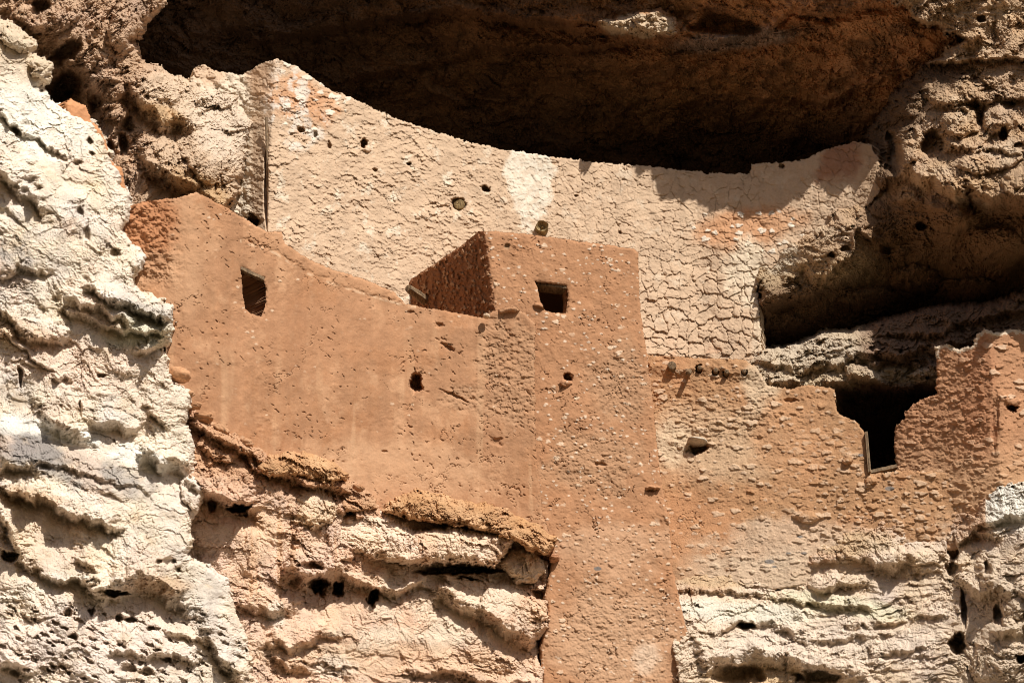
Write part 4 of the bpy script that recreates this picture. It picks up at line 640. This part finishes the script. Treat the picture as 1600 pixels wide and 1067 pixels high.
layer('ruined_wall', PR, plandepth(plR, .0012, 600), dR, M_RUB, 1.05, 'wall', w=5, R=.08, jit=3.5, rim=.5, plan=plR, jscale=9,
   props=dict(label='broken red-brown rubble wall with jagged stepped top right of the doorway', category='wall', kind='thing'))
# ---- thin red wall seen in the cleft on the left
plN = planfn([(90, 160, 44.6), (140, 200, 45.2), (210, 320, 45.6)])
def dN(px, py, u, v, sd):
    return .05*fbm(u*2, v*2, 4, 970)+.015*fbm(u*12, v*12, 3, 971), mudcol(px, py, u, v, (.52, .25, .12), 972, .1)
layer('cleft_wall', [(100, 160), (112, 153), (135, 165), (142, 185), (160, 205), (167, 225), (175, 250), (190, 262), (197, 290), (204, 320), (190, 360), (150, 330), (100, 200)], plandepth(plN), dN, M_MUD, 1.2, 'wall', w=10, R=.25, jit=2.5, rim=.4, plan=plN,
   props=dict(label='narrow strip of red mud wall in the cleft behind the pale outcrop', category='wall', kind='thing'))
# ---- loose blocks wedged under the curved wall
def block(name, poly, Y, bulge, seed, tint, label, group=None, w=22, R=.45, rot=.2, stain=None, grain=1.0):
    P = np.array(poly, float); cx, cy = P.mean(0)
    pts = [(x, y, Y+(x-cx)*.008) for x in (P[:, 0].min()-20, cx, P[:, 0].max()+20) for y in (P[:, 1].min()-20, cy, P[:, 1].max()+20)]
    def d(px, py, u, v, sd):
        p = rock(u, v, seed, big=.12, mid=.12*grain, small=.07, fine=.024, pits=.07, asp=1.5, rot=rot)+bulge*np.sqrt(np.clip(sd/30, 0, 1))*.4
        p = p+.012*(py-cy)*.5
        C = rockcol(px, py, u, v, tint, seed+5, .12)
        if stain: C = blend(C, stain, .7*sm(-.1, .4, fbm(u*1.5, v*1.5, 4, seed+8)))
        return p, C
    layer(name, poly, tps(pts), d, M_ROCK, 1.1, w=w, R=R, jit=6, jscale=16, props=dict(label=label, category='rock', kind='thing', **({'group': group} if group else {})))
G = 'blocks wedged under the curved wall'
block('boulder', [(455, 775), (470, 757), (500, 755), (520, 772), (530, 790), (522, 815), (505, 828), (475, 826), (456, 815)], 46.15, .5, 1001, (.62, .46, .32), 'rounded pale block below the left end of the orange capstone', G)
block('rock_slab', [(508, 845), (520, 815), (540, 800), (575, 796), (610, 800), (650, 826), (710, 820), (760, 828), (803, 841), (800, 858), (771, 884), (720, 878), (674, 880), (640, 884), (585, 874), (540, 862)], 47.55, .5, 1011, (.68, .52, .39), 'long cream slab with rusty streaks over a deep dark gap', G, w=16, stain=(.60, .40, .26))
block('boulder', [(778, 878), (796, 855), (815, 850), (838, 862), (853, 875), (853, 895), (835, 910), (812, 912), (790, 898)], 49.3, .3, 1021, (.64, .49, .35), 'lumpy pale block at the right end of the long slab', G)
block('capstone', [(402, 730), (420, 712), (455, 706), (490, 712), (520, 724), (541, 745), (520, 757), (480, 750), (450, 742), (420, 748)], 45.75, .35, 1031, (.45, .255, .128), 'orange weathered capstone at the lower left edge of the curved wall', G, w=12, R=.3, stain=(.57, .36, .20))
block('capstone', [(598, 798), (622, 777), (650, 767), (690, 776), (730, 785), (775, 790), (810, 806), (845, 822), (867, 840), (866, 856), (850, 866), (825, 858), (800, 842), (760, 832), (700, 820), (640, 812)], 48.3, .35, 1041, (.44, .25, .125), 'long orange capstone ledge running to the buttress', G, w=12, R=.35, stain=(.57, .36, .20))
block('boulder', [(530, 760), (552, 752), (575, 770), (590, 795), (560, 800), (535, 800)], 46.95, .3, 1051, (.47, .28, .16), 'small red-brown block in the gap between the two capstones', G, w=9, R=.25)
cobble('cobble', 280, 586, 44.35, .19, .13, .16, -.15, (.56, .30, .16), M_ROCK, None, dict(label='single rounded orange stone resting on the pale outcrop beside the wall', category='stone', kind='thing'), 61, rough=.1)
cobble('cobble', 866, 872, 49.75, .10, .07, .1, .2, (.45, .22, .12), M_ROCK, None, dict(label='small red-brown stone at the left edge of the buttress', category='stone', kind='thing'), 62, rough=.12)
rs_ = np.random.RandomState(8)
LB = ['reddish angular stone wedged at the upper left foot of the curved wall', 'orange stone just below the rounded stone by the pale outcrop', 'larger brown stone in the rubble at the left foot of the curved wall', 'flat tan stone at the foot of the wall above the orange capstone', 'small dark red stone between the two orange capstones', 'tan stone at the lower end of the rubble line by the curved wall']
for k_, (x_, y_, Y_, r_) in enumerate(((305, 634, 44.55, .085), (296, 616, 44.4, .07), (318, 652, 44.75, .13), (384, 692, 45.25, .10), (560, 762, 46.9, .08), (345, 672, 44.95, .11))):
    cobble('rubble_stone', x_, y_, Y_, r_*1.25, r_*.75, r_, rs_.uniform(-.5, .2), (.50, .28, .155) if k_ % 2 else (.44, .23, .12), M_ROCK, None, dict(label=LB[k_], category='stone', kind='thing', group='rubble at the foot of the curved wall'), 70+k_, rough=.16)
cobble('cobble', 760, 494, 49.6, .07, .05, .07, 0, (.62, .45, .31), M_ROCK, None, dict(label='small pale stone on top of the curved wall beside the tower', category='stone', kind='thing'), 64, rough=.1)
